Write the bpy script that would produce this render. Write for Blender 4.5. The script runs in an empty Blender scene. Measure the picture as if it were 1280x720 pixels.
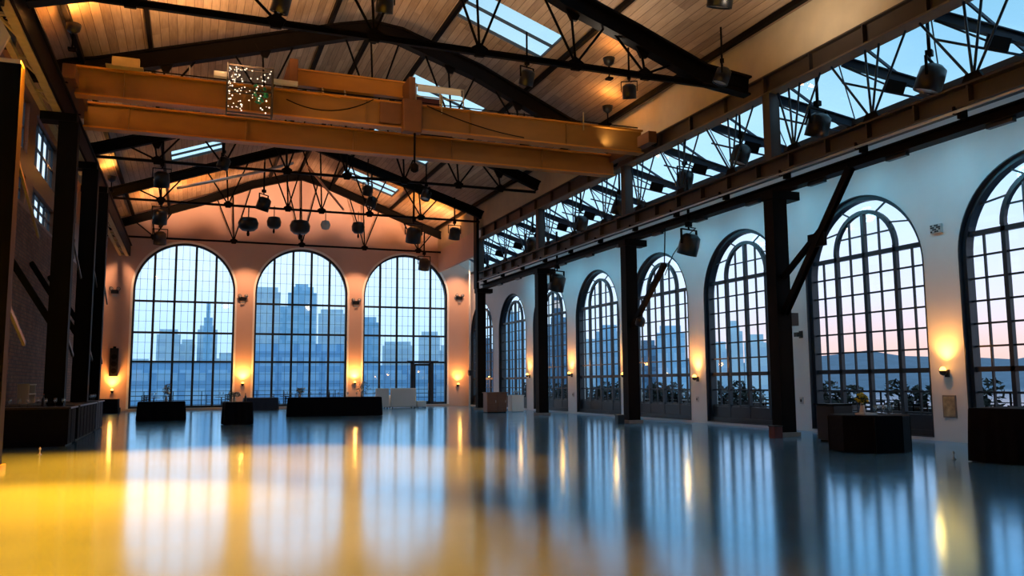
import bpy, bmesh, math, random
from mathutils import Vector, Matrix
from mathutils.geometry import tessellate_polygon
random.seed(7)
PI = math.pi
C = bpy.context.scene.collection
sc = bpy.context.scene

# ------------------------------------------------------------------ materials
def nt(name):
    m = bpy.data.materials.new(name); m.use_nodes = True
    n = m.node_tree; n.nodes.clear()
    out = n.nodes.new('ShaderNodeOutputMaterial')
    return m, n, out
def link(n, a, b): n.links.new(a, b)
def mat(name, col, rough=.6, metal=0., var=.25, scale=6., stretch=(1, 1, 1), bump=0., spec=.5):
    m, n, out = nt(name)
    p = n.nodes.new('ShaderNodeBsdfPrincipled')
    tc = n.nodes.new('ShaderNodeTexCoord'); mp = n.nodes.new('ShaderNodeMapping')
    mp.inputs['Scale'].default_value = stretch
    no = n.nodes.new('ShaderNodeTexNoise'); no.inputs['Scale'].default_value = scale; no.inputs['Detail'].default_value = 5
    mx = n.nodes.new('ShaderNodeMixRGB')
    c = Vector(col)
    mx.inputs[1].default_value = (*(c * (1 - var)), 1); mx.inputs[2].default_value = (*[min(1, x * (1 + var)) for x in c], 1)
    link(n, tc.outputs['Object'], mp.inputs[0]); link(n, mp.outputs[0], no.inputs['Vector'])
    link(n, no.outputs['Fac'], mx.inputs[0]); link(n, mx.outputs[0], p.inputs['Base Color'])
    p.inputs['Roughness'].default_value = rough; p.inputs['Metallic'].default_value = metal
    p.inputs['Specular IOR Level'].default_value = spec
    if bump:
        b = n.nodes.new('ShaderNodeBump'); b.inputs['Strength'].default_value = bump; b.inputs['Distance'].default_value = .02
        link(n, no.outputs['Fac'], b.inputs['Height']); link(n, b.outputs[0], p.inputs['Normal'])
    link(n, p.outputs[0], out.inputs[0])
    return m
def emit(name, col, s):
    m, n, out = nt(name)
    e = n.nodes.new('ShaderNodeEmission'); e.inputs[0].default_value = (*col, 1); e.inputs[1].default_value = s
    link(n, e.outputs[0], out.inputs[0]); return m
def glass(name, tint, refl=.10):
    m, n, out = nt(name)
    t = n.nodes.new('ShaderNodeBsdfTransparent'); t.inputs[0].default_value = (*tint, 1)
    g = n.nodes.new('ShaderNodeBsdfGlossy'); g.inputs['Roughness'].default_value = .03
    x = n.nodes.new('ShaderNodeMixShader'); x.inputs[0].default_value = refl
    link(n, t.outputs[0], x.inputs[1]); link(n, g.outputs[0], x.inputs[2]); link(n, x.outputs[0], out.inputs[0])
    return m

STEEL = mat('dark_steel', (.006, .0045, .004), .5, 0, .35, 3, bump=.1, spec=.05)
STEELB = mat('grey_brown_steel', (.040, .033, .030), .5, 0, .3, 2, bump=.2)
STEEL0 = STEEL
BLACKST = mat('black_column_steel', (.003, .003, .003), .6, 0, .3, 3, spec=.06)
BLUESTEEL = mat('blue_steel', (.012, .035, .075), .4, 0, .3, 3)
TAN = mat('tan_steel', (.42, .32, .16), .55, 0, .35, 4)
YEL = mat('crane_yellow', (.46, .18, .015), .42, 0, .28, .9, (1, 1, 2.5), .12)
YELW = mat('crane_ochre', (.22, .105, .02), .45, 0, .35, .8, (1, 1, 2.5), .12)
BEAMW = mat('brown_beam_steel', (.05, .038, .032), .5, 0, .3, 2, bump=.2)
YELD = mat('crane_brown', (.12, .045, .012), .55, 0, .35, 3)
CREAM = mat('cream_paint', (.62, .52, .36), .7, 0, .15, 2)
PLW = mat('white_plaster', (.70, .72, .74), .85, 0, .07, 1.2, bump=.1)
PLE = mat('warm_plaster', (.70, .49, .40), .85, 0, .10, .7, bump=.15)
BACKLIT = mat('backlit_rim_tone', (.92, .90, .86), .8, 0, .05, 2)  # glow of the backlit reveal edge put into the colour
FRAME = mat('window_frame_paint', (.012, .020, .032), .4, 0, .2, 5)
BLACK = mat('black_cloth', (.004, .004, .006), .8, 0, .4, 9, bump=.4, spec=.1)
BLUECL = mat('navy_cloth', (.010, .022, .045), .7, 0, .3, 6, bump=.4)
MAROON = mat('maroon_panel', (.10, .018, .014), .6, 0, .3, 5)
CAN = mat('black_housing', (.006, .006, .007), .35, 0, .2, 8)
WHITE = mat('white_paint', (.82, .78, .70), .5, 0, .04, 4)
SILVER = mat('galvanised', (.55, .55, .55), .35, .8, .1, 8)
WOODB = mat('brown_cabinet_wood', (.16, .07, .035), .5, 0, .3, 4, (1, 1, 8))
CONC = mat('concrete', (.20, .17, .15), .8, 0, .2, 5, bump=.2)
LEAF = mat('leaf', (.035, .07, .03), .6, 0, .5, 14)
LEAFD = mat('dark_leaf', (.012, .022, .016), .7, 0, .5, 14)
FLY = mat('yellow_petals', (.80, .60, .04), .6, 0, .2, 20)
FLW = mat('white_petals', (.8, .8, .76), .6, 0, .1, 20)
CER = mat('white_ceramic', (.8, .8, .8), .25, 0, .03, 5)
GREEN = mat('green_panel', (.02, .30, .16), .5, 0, .5, 20)
GLASS = glass('pane_glass', (.90, .95, 1.0), .03)
GLASSR = glass('rooflight_glass', (.80, .93, 1.0), .05)
BOTTLE = glass('drinking_glass', (.85, .92, .95), .3)
AMBER = emit('amber_bulb', (1, .42, .08), 7)
AMBERH = emit('amber_lamp_face', (1, .52, .14), 9)
WARMW = emit('fairy_bulb', (1, .85, .6), 2.2)
RED = mat('red_trim', (.3, .03, .02), .5)

def mat_wood():
    m, n, out = nt('ceiling_boards')
    tc = n.nodes.new('ShaderNodeTexCoord'); sp = n.nodes.new('ShaderNodeSeparateXYZ'); link(n, tc.outputs['Object'], sp.inputs[0])
    def M(op, a, b=None, c=None):
        q = n.nodes.new('ShaderNodeMath'); q.operation = op
        for i, v in enumerate((a, b, c)):
            if v is None: continue
            if isinstance(v, (int, float)): q.inputs[i].default_value = v
            else: link(n, v, q.inputs[i])
        return q.outputs[0]
    x = M('MULTIPLY', sp.outputs['X'], 1 / .24); fl = M('FLOOR', x); fr = M('FRACT', x)
    wn = n.nodes.new('ShaderNodeTexWhiteNoise'); wn.noise_dimensions = '2D'
    jy = n.nodes.new('ShaderNodeTexWhiteNoise'); jy.noise_dimensions = '1D'; link(n, fl, jy.inputs['W'])
    yy = M('FLOOR', M('ADD', M('MULTIPLY', sp.outputs['Y'], 1 / 4.2), M('MULTIPLY', jy.outputs[0], 3)))
    cb = n.nodes.new('ShaderNodeCombineXYZ'); link(n, fl, cb.inputs[0]); link(n, yy, cb.inputs[1]); link(n, cb.outputs[0], wn.inputs['Vector'])
    mp = n.nodes.new('ShaderNodeMapping'); mp.inputs['Scale'].default_value = (9, .8, 9); link(n, tc.outputs['Object'], mp.inputs[0])
    no = n.nodes.new('ShaderNodeTexNoise'); no.inputs['Scale'].default_value = 2; no.inputs['Detail'].default_value = 8; link(n, mp.outputs[0], no.inputs['Vector'])
    f = M('ADD', M('MULTIPLY', wn.outputs[0], .45), M('MULTIPLY', no.outputs['Fac'], .7))
    cr = n.nodes.new('ShaderNodeValToRGB')
    cr.color_ramp.elements[0].position = .2; cr.color_ramp.elements[0].color = (.22, .145, .10, 1)
    cr.color_ramp.elements[1].position = .9; cr.color_ramp.elements[1].color = (.50, .37, .26, 1)
    link(n, f, cr.inputs[0])
    gap = M('GREATER_THAN', M('ABSOLUTE', M('SUBTRACT', fr, .5)), .465)
    mx = n.nodes.new('ShaderNodeMixRGB'); link(n, gap, mx.inputs[0]); link(n, cr.outputs[0], mx.inputs[1]); mx.inputs[2].default_value = (.12, .08, .055, 1)
    p = n.nodes.new('ShaderNodeBsdfPrincipled'); p.inputs['Roughness'].default_value = .65
    link(n, mx.outputs[0], p.inputs['Base Color']); link(n, p.outputs[0], out.inputs[0])
    return m
WOOD = mat_wood()
def mat_brick():
    m, n, out = nt('old_brick')
    tc = n.nodes.new('ShaderNodeTexCoord'); sp = n.nodes.new('ShaderNodeSeparateXYZ'); cb = n.nodes.new('ShaderNodeCombineXYZ')
    link(n, tc.outputs['Object'], sp.inputs[0]); link(n, sp.outputs['Y'], cb.inputs[0]); link(n, sp.outputs['Z'], cb.inputs[1])
    b = n.nodes.new('ShaderNodeTexBrick'); b.inputs['Scale'].default_value = 2.2
    b.inputs['Color1'].default_value = (.20, .085, .05, 1); b.inputs['Color2'].default_value = (.34, .17, .10, 1); b.inputs['Mortar'].default_value = (.11, .09, .075, 1)
    b.inputs['Mortar Size'].default_value = .03
    link(n, cb.outputs[0], b.inputs['Vector'])
    no = n.nodes.new('ShaderNodeTexNoise'); no.inputs['Scale'].default_value = 1.7; no.inputs['Detail'].default_value = 6; link(n, cb.outputs[0], no.inputs['Vector'])
    mx = n.nodes.new('ShaderNodeMixRGB'); mx.blend_type = 'MULTIPLY'; mx.inputs[0].default_value = .8
    link(n, b.outputs['Color'], mx.inputs[1]); link(n, no.outputs['Fac'], mx.inputs[2])
    p = n.nodes.new('ShaderNodeBsdfPrincipled'); p.inputs['Roughness'].default_value = .85
    bp = n.nodes.new('ShaderNodeBump'); bp.inputs['Strength'].default_value = .5; bp.inputs['Distance'].default_value = .02
    link(n, b.outputs['Fac'], bp.inputs['Height']); bp.invert = True; link(n, bp.outputs[0], p.inputs['Normal'])
    link(n, mx.outputs[0], p.inputs['Base Color']); link(n, p.outputs[0], out.inputs[0]); return m
BRICK = mat_brick()
def mat_floor():
    m, n, out = nt('polished_concrete')
    tc = n.nodes.new('ShaderNodeTexCoord')
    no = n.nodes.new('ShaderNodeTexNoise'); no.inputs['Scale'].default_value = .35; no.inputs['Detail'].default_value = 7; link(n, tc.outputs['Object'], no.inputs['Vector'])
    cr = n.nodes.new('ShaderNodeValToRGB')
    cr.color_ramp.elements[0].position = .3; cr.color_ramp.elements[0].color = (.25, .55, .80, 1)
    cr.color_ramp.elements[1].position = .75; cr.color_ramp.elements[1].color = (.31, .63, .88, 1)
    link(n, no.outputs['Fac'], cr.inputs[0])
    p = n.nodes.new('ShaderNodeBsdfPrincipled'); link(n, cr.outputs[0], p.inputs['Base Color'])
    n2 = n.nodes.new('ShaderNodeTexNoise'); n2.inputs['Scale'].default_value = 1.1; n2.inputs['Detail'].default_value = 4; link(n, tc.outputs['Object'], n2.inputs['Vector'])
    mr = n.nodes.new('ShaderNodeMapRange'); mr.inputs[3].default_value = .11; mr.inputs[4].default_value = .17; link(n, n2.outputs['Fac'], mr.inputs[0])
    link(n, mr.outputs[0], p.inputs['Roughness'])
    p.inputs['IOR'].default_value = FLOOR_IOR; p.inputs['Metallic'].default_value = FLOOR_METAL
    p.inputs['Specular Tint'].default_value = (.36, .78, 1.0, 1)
    link(n, p.outputs[0], out.inputs[0]); return m
FLOOR_IOR = 2.1; FLOOR_METAL = .6
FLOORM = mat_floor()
def mat_facade(name, base, win, lit, sx, sz, ratio=.5):
    m, n, out = nt(name)
    tc = n.nodes.new('ShaderNodeTexCoord'); sp = n.nodes.new('ShaderNodeSeparateXYZ'); link(n, tc.outputs['Object'], sp.inputs[0])
    ad = n.nodes.new('ShaderNodeMath'); link(n, sp.outputs['X'], ad.inputs[0]); link(n, sp.outputs['Y'], ad.inputs[1])
    cb = n.nodes.new('ShaderNodeCombineXYZ'); link(n, ad.outputs[0], cb.inputs[0]); link(n, sp.outputs['Z'], cb.inputs[1])
    b = n.nodes.new('ShaderNodeTexBrick'); b.offset = 0; b.inputs['Scale'].default_value = 1
    b.inputs['Brick Width'].default_value = sx; b.inputs['Row Height'].default_value = sz; b.inputs['Mortar Size'].default_value = sz * .22
    b.inputs['Color1'].default_value = (0, 0, 0, 1); b.inputs['Color2'].default_value = (1, 1, 1, 1); b.inputs['Mortar'].default_value = (0, 0, 0, 1)
    link(n, cb.outputs[0], b.inputs['Vector'])
    mx = n.nodes.new('ShaderNodeMixRGB'); link(n, b.outputs['Fac'], mx.inputs[0]); mx.inputs[1].default_value = (*win, 1); mx.inputs[2].default_value = (*base, 1)
    gt = n.nodes.new('ShaderNodeMath'); gt.operation = 'GREATER_THAN'; gt.inputs[1].default_value = ratio; link(n, b.outputs['Color'], gt.inputs[0])
    p = n.nodes.new('ShaderNodeBsdfPrincipled'); p.inputs['Roughness'].default_value = .4
    link(n, mx.outputs[0], p.inputs['Base Color'])
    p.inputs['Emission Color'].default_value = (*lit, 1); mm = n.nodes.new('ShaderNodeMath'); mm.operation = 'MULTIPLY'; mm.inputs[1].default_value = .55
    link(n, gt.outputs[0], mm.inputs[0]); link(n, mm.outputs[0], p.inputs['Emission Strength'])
    link(n, p.outputs[0], out.inputs[0]); return m
FAC1 = mat_facade('hazy_blue_tower', (.26, .56, .80), (.36, .66, .88), (.5, .75, 1.), 6, 4, .95)  # distance haze mixed into the facade blue
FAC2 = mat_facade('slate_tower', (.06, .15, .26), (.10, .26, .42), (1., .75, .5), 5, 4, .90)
FAC3 = mat_facade('hazy_pale_tower', (.54, .76, .88), (.46, .68, .84), (.8, .85, 1.), 7, 4.5, .96)  # paled further, haze held in the colour
FAC4 = mat_facade('hazy_blue_block', (.17, .42, .70), (.30, .58, .82), (.7, .85, 1.), 5, 3.5, .93)  # low blocks, haze again painted into the blue
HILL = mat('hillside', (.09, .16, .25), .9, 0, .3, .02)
WATER = mat('harbour_water', (.06, .17, .30), .12, 0, .15, .02)
DECK = mat('terrace_paving', (.05, .05, .055), .7, 0, .2, 2)

# ------------------------------------------------------------------ geometry helpers
def tag(o, label, cat=None, group=None, kind=None):
    o['label'] = label
    if cat: o['category'] = cat
    if group: o['group'] = group
    if kind: o['kind'] = kind
    return o
def thing(name, label, cat, loc=(0, 0, 0), group=None, kind=None):
    o = bpy.data.objects.new(name, None); C.objects.link(o); o.location = loc; o.empty_display_size = .2
    return tag(o, label, cat, group, kind)
def world_of(o):
    v = Vector((0, 0, 0))
    while o is not None: v += o.location; o = o.parent
    return v
class MB:
    def __init__(s): s.bm = bmesh.new()
    def poly(s, pts, faces, smooth=False):
        v = [s.bm.verts.new(p) for p in pts]
        for f in faces:
            try:
                q = s.bm.faces.new([v[i] for i in f]); q.smooth = smooth
            except ValueError: pass
        return s
    def box(s, x0, x1, y0, y1, z0, z1):
        x0, x1 = sorted((x0, x1)); y0, y1 = sorted((y0, y1)); z0, z1 = sorted((z0, z1))
        return s.poly([(x0, y0, z0), (x1, y0, z0), (x1, y1, z0), (x0, y1, z0), (x0, y0, z1), (x1, y0, z1), (x1, y1, z1), (x0, y1, z1)],
                      [(0, 3, 2, 1), (4, 5, 6, 7), (0, 1, 5, 4), (1, 2, 6, 5), (2, 3, 7, 6), (3, 0, 4, 7)])
    def bar(s, p, q, w, h=None, up=(0, 0, 1)):
        h = h or w; p = Vector(p); q = Vector(q); d = (q - p).normalized(); u = Vector(up)
        if abs(d.dot(u)) > .98: u = Vector((0, 1, 0))
        r = d.cross(u).normalized(); u = r.cross(d).normalized(); r = r * w / 2; u = u * h / 2
        return s.poly([p - r - u, p + r - u, p + r + u, p - r + u, q - r - u, q + r - u, q + r + u, q - r + u],
                      [(0, 1, 2, 3), (7, 6, 5, 4), (0, 4, 5, 1), (1, 5, 6, 2), (2, 6, 7, 3), (3, 7, 4, 0)])
    def ibeam(s, p, q, w, h, t=.04, up=(0, 0, 1)):
        p = Vector(p); q = Vector(q); d = (q - p).normalized(); u = Vector(up)
        r = d.cross(u).normalized(); u = r.cross(d).normalized(); o = u * (h / 2 - t / 2)
        s.bar(p, q, t * .8, h - 2 * t, up); s.bar(p + o, q + o, w, t, up); s.bar(p - o, q - o, w, t, up); return s
    def tube(s, pts, r, n=8, caps=True):
        pts = [Vector(p) for p in pts]; rings = []
        for i, p in enumerate(pts):
            d = (pts[min(i + 1, len(pts) - 1)] - pts[max(i - 1, 0)]).normalized()
            a = d.cross(Vector((0, 0, 1)))
            if a.length < .05: a = d.cross(Vector((0, 1, 0)))
            a.normalize(); b = d.cross(a)
            rr = r[i] if isinstance(r, (list, tuple)) else r
            rings.append([s.bm.verts.new(p + (a * math.cos(2 * PI * k / n) + b * math.sin(2 * PI * k / n)) * rr) for k in range(n)])
        for A, B in zip(rings, rings[1:]):
            for k in range(n):
                f = s.bm.faces.new((A[k], A[(k + 1) % n], B[(k + 1) % n], B[k])); f.smooth = True
        if caps:
            s.bm.faces.new(rings[0][::-1]); s.bm.faces.new(rings[-1])
        return s
    def lathe(s, prof, c=(0, 0, 0), n=20, axis=(0, 0, 1)):
        ax = Vector(axis).normalized(); a = ax.cross(Vector((1, 0, 0)))
        if a.length < .1: a = ax.cross(Vector((0, 1, 0)))
        a.normalize(); b = ax.cross(a); c = Vector(c)
        rings = [[s.bm.verts.new(c + ax * z + (a * math.cos(2 * PI * k / n) + b * math.sin(2 * PI * k / n)) * max(r, .0005)) for k in range(n)] for r, z in prof]
        for A, B in zip(rings, rings[1:]):
            for k in range(n):
                f = s.bm.faces.new((A[k], A[(k + 1) % n], B[(k + 1) % n], B[k])); f.smooth = True
        s.bm.faces.new(rings[0][::-1]); s.bm.faces.new(rings[-1]); return s
    def plate(s, loops, to3, d0, d1):
        """outline (first loop) with holes, extruded from depth d0 to d1; to3(u,v,d)->xyz"""
        flat = [p for l in loops for p in l]
        tris = tessellate_polygon([[Vector((u, v, 0)) for u, v in l] for l in loops])
        A = [s.bm.verts.new(to3(u, v, d0)) for u, v in flat]; B = [s.bm.verts.new(to3(u, v, d1)) for u, v in flat]
        for t in tris:
            try: s.bm.faces.new([A[i] for i in t]); s.bm.faces.new([B[i] for i in t[::-1]])
            except ValueError: pass
        k = 0
        for l in loops:
            m = len(l)
            for i in range(m):
                a, b = k + i, k + (i + 1) % m
                s.bm.faces.new((A[a], A[b], B[b], B[a]))
            k += m
        return s
    def build(s, name, m, parent=None, bevel=0.):
        bmesh.ops.recalc_face_normals(s.bm, faces=s.bm.faces)
        off = world_of(parent) if parent is not None else Vector((0, 0, 0))
        if off.length: bmesh.ops.translate(s.bm, verts=s.bm.verts, vec=-off)
        me = bpy.data.meshes.new(name); s.bm.to_mesh(me); s.bm.free()
        me.materials.append(m)
        o = bpy.data.objects.new(name, me); C.objects.link(o)
        if parent is not None: o.parent = parent
        if bevel:
            b = o.modifiers.new('Bevel', 'BEVEL'); b.width = bevel; b.segments = 2; b.limit_method = 'ANGLE'
        return o
def struct(o, label): return tag(o, label, kind='structure')
def copy_tree(o, parent=None):
    c = o.copy(); C.objects.link(c); c.parent = parent
    for ch in list(o.children): copy_tree(ch, c)
    return c
def arch(c, hw, zs, z0, n=24):
    """arched outline: sill z0, spring zs, semicircle"""
    return [(c - hw, z0), (c + hw, z0)] + [(c + hw * math.cos(PI * k / n), zs + hw * math.sin(PI * k / n)) for k in range(n + 1)]
XZ = lambda u, v, d: (u, d, v)          # far wall: depth along Y
YZ = lambda u, v, d: (d, u, v)          # side walls: depth along X

# ------------------------------------------------------------------ dimensions
YB = 53.0; YE = 44.42; XR = 17.3; XL = -5.0; YN = -8.0
EW = [(-.42, 2.85), (6.38, 2.83), (13.0, 2.80)]; EZS = 7.07
RW = [1.83 + 5.4 * k for k in range(0, 10)]; RHW = 2.18; RZS = 4.45
RIDGE = 14.9; SL = .36
roofz = lambda x: RIDGE - SL * abs(x - 6)

# ------------------------------------------------------------------ setting
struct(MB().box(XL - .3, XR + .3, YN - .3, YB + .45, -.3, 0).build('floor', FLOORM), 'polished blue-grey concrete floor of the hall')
holes = [arch(c, hw, EZS, .12, 36) for c, hw in EW]
outer = [(XL - .3, 0), (XR + .9, 0), (XR + .9, 9.5), (15.2, roofz(15.2)), (6, RIDGE + .1), (XL - .3, roofz(XL - .3))]
struct(MB().plate([outer] + holes, XZ, YB, YB + .45).build('wall_far', PLE), 'far gable wall with three tall arches, washed by amber uplights')
holes = [arch(c, RHW, RZS, .08, 28) for c in RW]
struct(MB().plate([[(YN, 0), (YB, 0), (YB, 8.65), (YN, 8.65)]] + holes, YZ, XR, XR + .45).build('wall_right', PLW), 'long white plaster wall with a row of arched windows')
CL = [(10, 16), (17.5, 23.3), (24.8, 29.3), (30.6, 35.2), (36.2, 41.5), (43, 50)]
cl_holes = [[(a, z_), (b, z_), (b, w_), (a, w_)] for a, b in CL for z_, w_ in ((7.1, 8.0), (8.7, 10.4))]
struct(MB().plate([[(YN, 0), (YB, 0), (YB, 7.0), (YN, 7.0)]], YZ, XL - .3, XL).build('wall_left', BRICK), 'dark old brick wall behind the left row of columns')
struct(MB().plate([[(YN, 7.0), (YB, 7.0), (YB, roofz(XL)), (YN, roofz(XL))]] + cl_holes, YZ, XL - .3, XL).build('trim_1', WOODB), 'dark upper band with clerestory openings above the brick')
struct(MB().box(XL - .3, XR + .45, YN - .3, YN, 0, RIDGE + .2).build('wall_near', PLW), 'plain wall behind the viewer')
# boarded gable ceiling with rooflights
def slope(sign):
    x0, x1 = (6.0, 15.35) if sign > 0 else (6.0, XL - .3)
    hs = []
    for k in range(-2, 4):
        y0 = 24.4 + 7.9 * k
        if y0 < YN + 1: continue
        a, b = (8.2, 11.35) if sign > 0 else (1.25, -1.2)
        ya = y0 if sign > 0 else y0 + 1.0
        if sign < 0 and k != 2: continue
        hs.append([(a, ya), (b, ya), (b, ya + 2.1), (a, ya + 2.1)])
    outl = [(x0, YN), (x1, YN), (x1, YB + .3), (x0, YB + .3)]
    o = MB().plate([outl] + hs, lambda u, v, d: (u, v, roofz(u) + d), 0, .16).build('ceiling', WOOD)
    return o, hs
c1, hR = slope(1); c2, hL = slope(-1)
struct(c1, 'right slope of the boarded timber ceiling with rooflights'); struct(c2, 'left slope of the boarded timber ceiling, amber lit')
c1.name = 'ceiling'; 
wn = [0]
def window(label):
    wn[0] += 1
    o = bpy.data.objects.new('window_%d' % wn[0], None); C.objects.link(o); return tag(o, label, kind='structure')
# cream strip under the right eaves
struct(MB().box(15.12, 15.3, YN, YB, 10.2, roofz(15.3)).build('trim_2', CREAM), 'cream band between the right runway beam and the ceiling')

def arched_window(to3, c, hw, zs, z0, d, big, label, door=False):
    w = window(label)
    f = MB(); n = 36
    A = arch(c, hw, zs, z0, n); B = arch(c, hw - .13, zs, z0 + .16, n)
    f.plate([A, B], to3, d - .12, d + .12)
    def vb(u, w_, z1=None, za=None, dep=.10):
        top = zs + math.sqrt(max(0, (hw - .1) ** 2 - (u - c) ** 2)) if z1 is None else z1
        f.plate([[(u - w_ / 2, za if za is not None else z0 + .1), (u + w_ / 2, za if za is not None else z0 + .1), (u + w_ / 2, top), (u - w_ / 2, top)]], to3, d - dep / 2, d + dep / 2)
    def hb(z, w_, u0=None, u1=None, dep=.08, g=None):
        h = hw - .1 if z < zs else math.sqrt(max(.01, (hw - .1) ** 2 - (z - zs) ** 2))
        a = c - h if u0 is None else u0; b = c + h if u1 is None else u1
        (g or f).plate([[(a, z - w_ / 2), (b, z - w_ / 2), (b, z + w_ / 2), (a, z + w_ / 2)]], to3, d - dep / 2, d + dep / 2)
    g = MB()
    if big:
        for k in range(1, 5): vb(c - hw + k * 2 * hw / 5, .13)
        for z in (6.4, 4.55, 2.84): hb(z, .12)
        for k in range(5):                       # fine glazing bars
            for q in (1 / 3, 2 / 3):
                u = c - hw + (k + q) * 2 * hw / 5
                top = zs + math.sqrt(max(0, (hw - .1) ** 2 - (u - c) ** 2))
                g.plate([[(u - .009, z0 + .1), (u + .009, z0 + .1), (u + .009, top), (u - .009, top)]], to3, d - .015, d + .015)
        z = z0 + .75
        while z < zs + hw - .4:
            hb(z, .014, dep=.02, g=g); z += .62
    else:
        for k in (-1, 0, 1): vb(c + k * 1.09, .11, z1=(5.1 if k else 6.15), dep=.12)
        for k in (-1.5, -.5, .5, 1.5):
            u = c + k * 1.09; t = 4.98 if abs(k) > 1 else 5.98
            g.plate([[(u - .02, .5), (u + .02, .5), (u + .02, t), (u - .02, t)]], to3, d - .03, d + .03)
        for k in range(0, 9):
            z = .66 + .54 * k; hb(z, .12 if k in (8, 2) else .045, dep=.12 if k in (8, 2) else .05, g=f if k in (8, 2) else g)
        hb(5.53, .04, c - 1.09, c + 1.09, .05, g)
        nn = 20; R0 = 1.05; R1 = 1.16                       # inner arch
        P = [(c + R1 * math.cos(PI * k / nn), 5.08 + R1 * math.sin(PI * k / nn)) for k in range(nn + 1)]
        Q = [(c + R0 * math.cos(PI * k / nn), 5.08 + R0 * math.sin(PI * k / nn)) for k in range(nn, -1, -1)]
        f.plate([P + Q], to3, d - .06, d + .06)
        for a in (35, 65, 115, 145):                         # radial bars
            a = math.radians(a); u0, v0 = c + R1 * math.cos(a), 5.08 + R1 * math.sin(a); u1, v1 = c + 2.1 * math.cos(a), RZS + 2.1 * math.sin(a)
            g.bar(to3(u0, v0, d), to3(u1, v1, d), .04)
        f.plate([[(c - hw + .05, z0 + .05), (c + hw - .05, z0 + .05), (c + hw - .05, .62), (c - hw + .05, .62)]], to3, d - .05, d + .05)
    f.build('window_frame', FRAME, w); g.build('glazing_bars', FRAME, w)
    MB().plate([arch(c, hw - .06, zs, z0 + .1, n)], to3, d - .006, d + .006).build('glass_pane', GLASS, w)
    r = MB()                                                 # far arches: backlit edge painted as a bright ring; right arches: lining
    A = arch(c, hw + .0, zs, z0, n); B = arch(c, hw - .025, zs, z0 + .02, n)
    if big: r.plate([arch(c, hw + .10, zs, z0 - .0, n), B], to3, d - .275, d - .20); r.build('backlit_rim', BACKLIT, w)
    else: r.plate([A, B], to3, d - .24, d - .12); r.build('arch_lining', FRAME, w)
    return w
EL = ['left arched window of the far wall', 'middle arched window of the far wall', 'right arched window of the far wall, with the terrace door']
EWIN = [arched_window(XZ, c, hw, EZS, .12, YB + .24, True, EL[i]) for i, (c, hw) in enumerate(EW)]
# terrace door in the right far window
dr = bpy.data.objects.new('door_1', None); C.objects.link(dr); dr.location = (14.1, YB + .16, .12); struct(dr, 'dark framed glass terrace door in the right far arch')
b = MB()
for x in (13.42, 14.78): b.box(x - .09, x + .09, YB + .03, YB + .12, .12, 2.86)
b.box(13.1, 15.2, YB + .03, YB + .12, 2.78, 2.94); b.build('door_frame', FRAME, dr)
b = MB()
for x in (13.62, 14.58): b.box(x - .06, x + .06, YB + .05, YB + .11, .14, 2.76)
b.box(13.6, 14.6, YB + .05, YB + .11, 2.62, 2.76); b.box(13.6, 14.6, YB + .05, YB + .11, .14, .34); b.build('door_leaf', FRAME, dr)
MB().tube([(14.5, YB + .0, 1.0), (14.5, YB + .0, 1.5)], .02).build('door_handle', SILVER, dr)
words = ['tenth', 'ninth', 'eighth', 'seventh', 'sixth', 'fifth', 'fourth', 'third', 'second', 'first']
for i, c in enumerate(RW):
    arched_window(YZ, c, RHW, RZS, .08, XR + .22, False, 'arched multi-pane window, %s from the far corner in the right wall' % words[i])
for a, hs, s in ((0, hR, 'right'), (1, hL, 'left')):
    for h in hs:
        w = window('rooflight in the %s ceiling slope' % s)
        xa, xb = sorted((h[0][0], h[1][0])); ya, yb = h[0][1], h[2][1]
        MB().plate([[(xa, ya), (xb, ya), (xb, yb), (xa, yb)]], lambda u, v, d: (u, v, roofz(u) + d), .10, .115).build('glass_pane', GLASSR, w)
        b = MB()
        for v in (ya, (ya + yb) / 2, yb): b.bar((xa, v, roofz(xa) + .08), (xb, v, roofz(xb) + .08), .05, .1)
        for u in (xa, xb): b.bar((u, ya, roofz(u) + .08), (u, yb, roofz(u) + .08), .06, .1)
        b.build('window_frame', STEELB, w)
for (a, bb) in CL:
    for z0_, z1_ in ((7.1, 8.0), (8.7, 10.4)):
        w = window('clerestory window above the brick wall'); d = XL - .15
        MB().box(d - .005, d + .005, a, bb, z0_, z1_).build('glass_pane', GLASS, w)
        b = MB(); k = 0
        while a + k * 1.1 <= bb: b.box(d - .04, d + .04, a + k * 1.1 - .03, a + k * 1.1 + .03, z0_, z1_); k += 1
        for z in (z0_ + .04, (z0_ + z1_) / 2, z1_ - .04): b.box(d - .03, d + .03, a, bb, z - .03, z + .03)
        b.build('window_frame', FRAME, w)
# glazed aisle roof, right
A0, AZ0, A1, AZ1 = 15.34, 10.0, XR + .3, 8.82
w = window('long blue glazed lean-to roof over the right aisle')
MB().plate([[(A0, YN), (A1, YN), (A1, YB), (A0, YB)]], lambda u, v, d: (u, v, AZ0 + (AZ1 - AZ0) * (u - A0) / (A1 - A0) + d), 0, .012).build('glass_pane', GLASSR, w)
b = MB(); y = YN + .5
while y < YB:
    b.bar((A0, y, AZ0 - .03), (A1, y, AZ1 - .03), .05, .07); y += 2.9
b.build('glazing_bars', BLUESTEEL, w)
struct(MB().box(15.12, 15.3, YE + .25, YB, 8.8, 10.2).build('trim_4', PLE), 'warm plaster infill panel between the farthest column and the far wall')
struct(MB().box(XR - .06, XR + .55, YN, YB, 8.65, 8.80).build('trim_3', STEELB), 'wall plate carrying the aisle glazing')
struct(MB().box(-4.99, -3.62, YB - .04, YB - .001, 0, .22).build('baseboard_far', STEELB), 'dark skirting at the far left corner')

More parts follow.
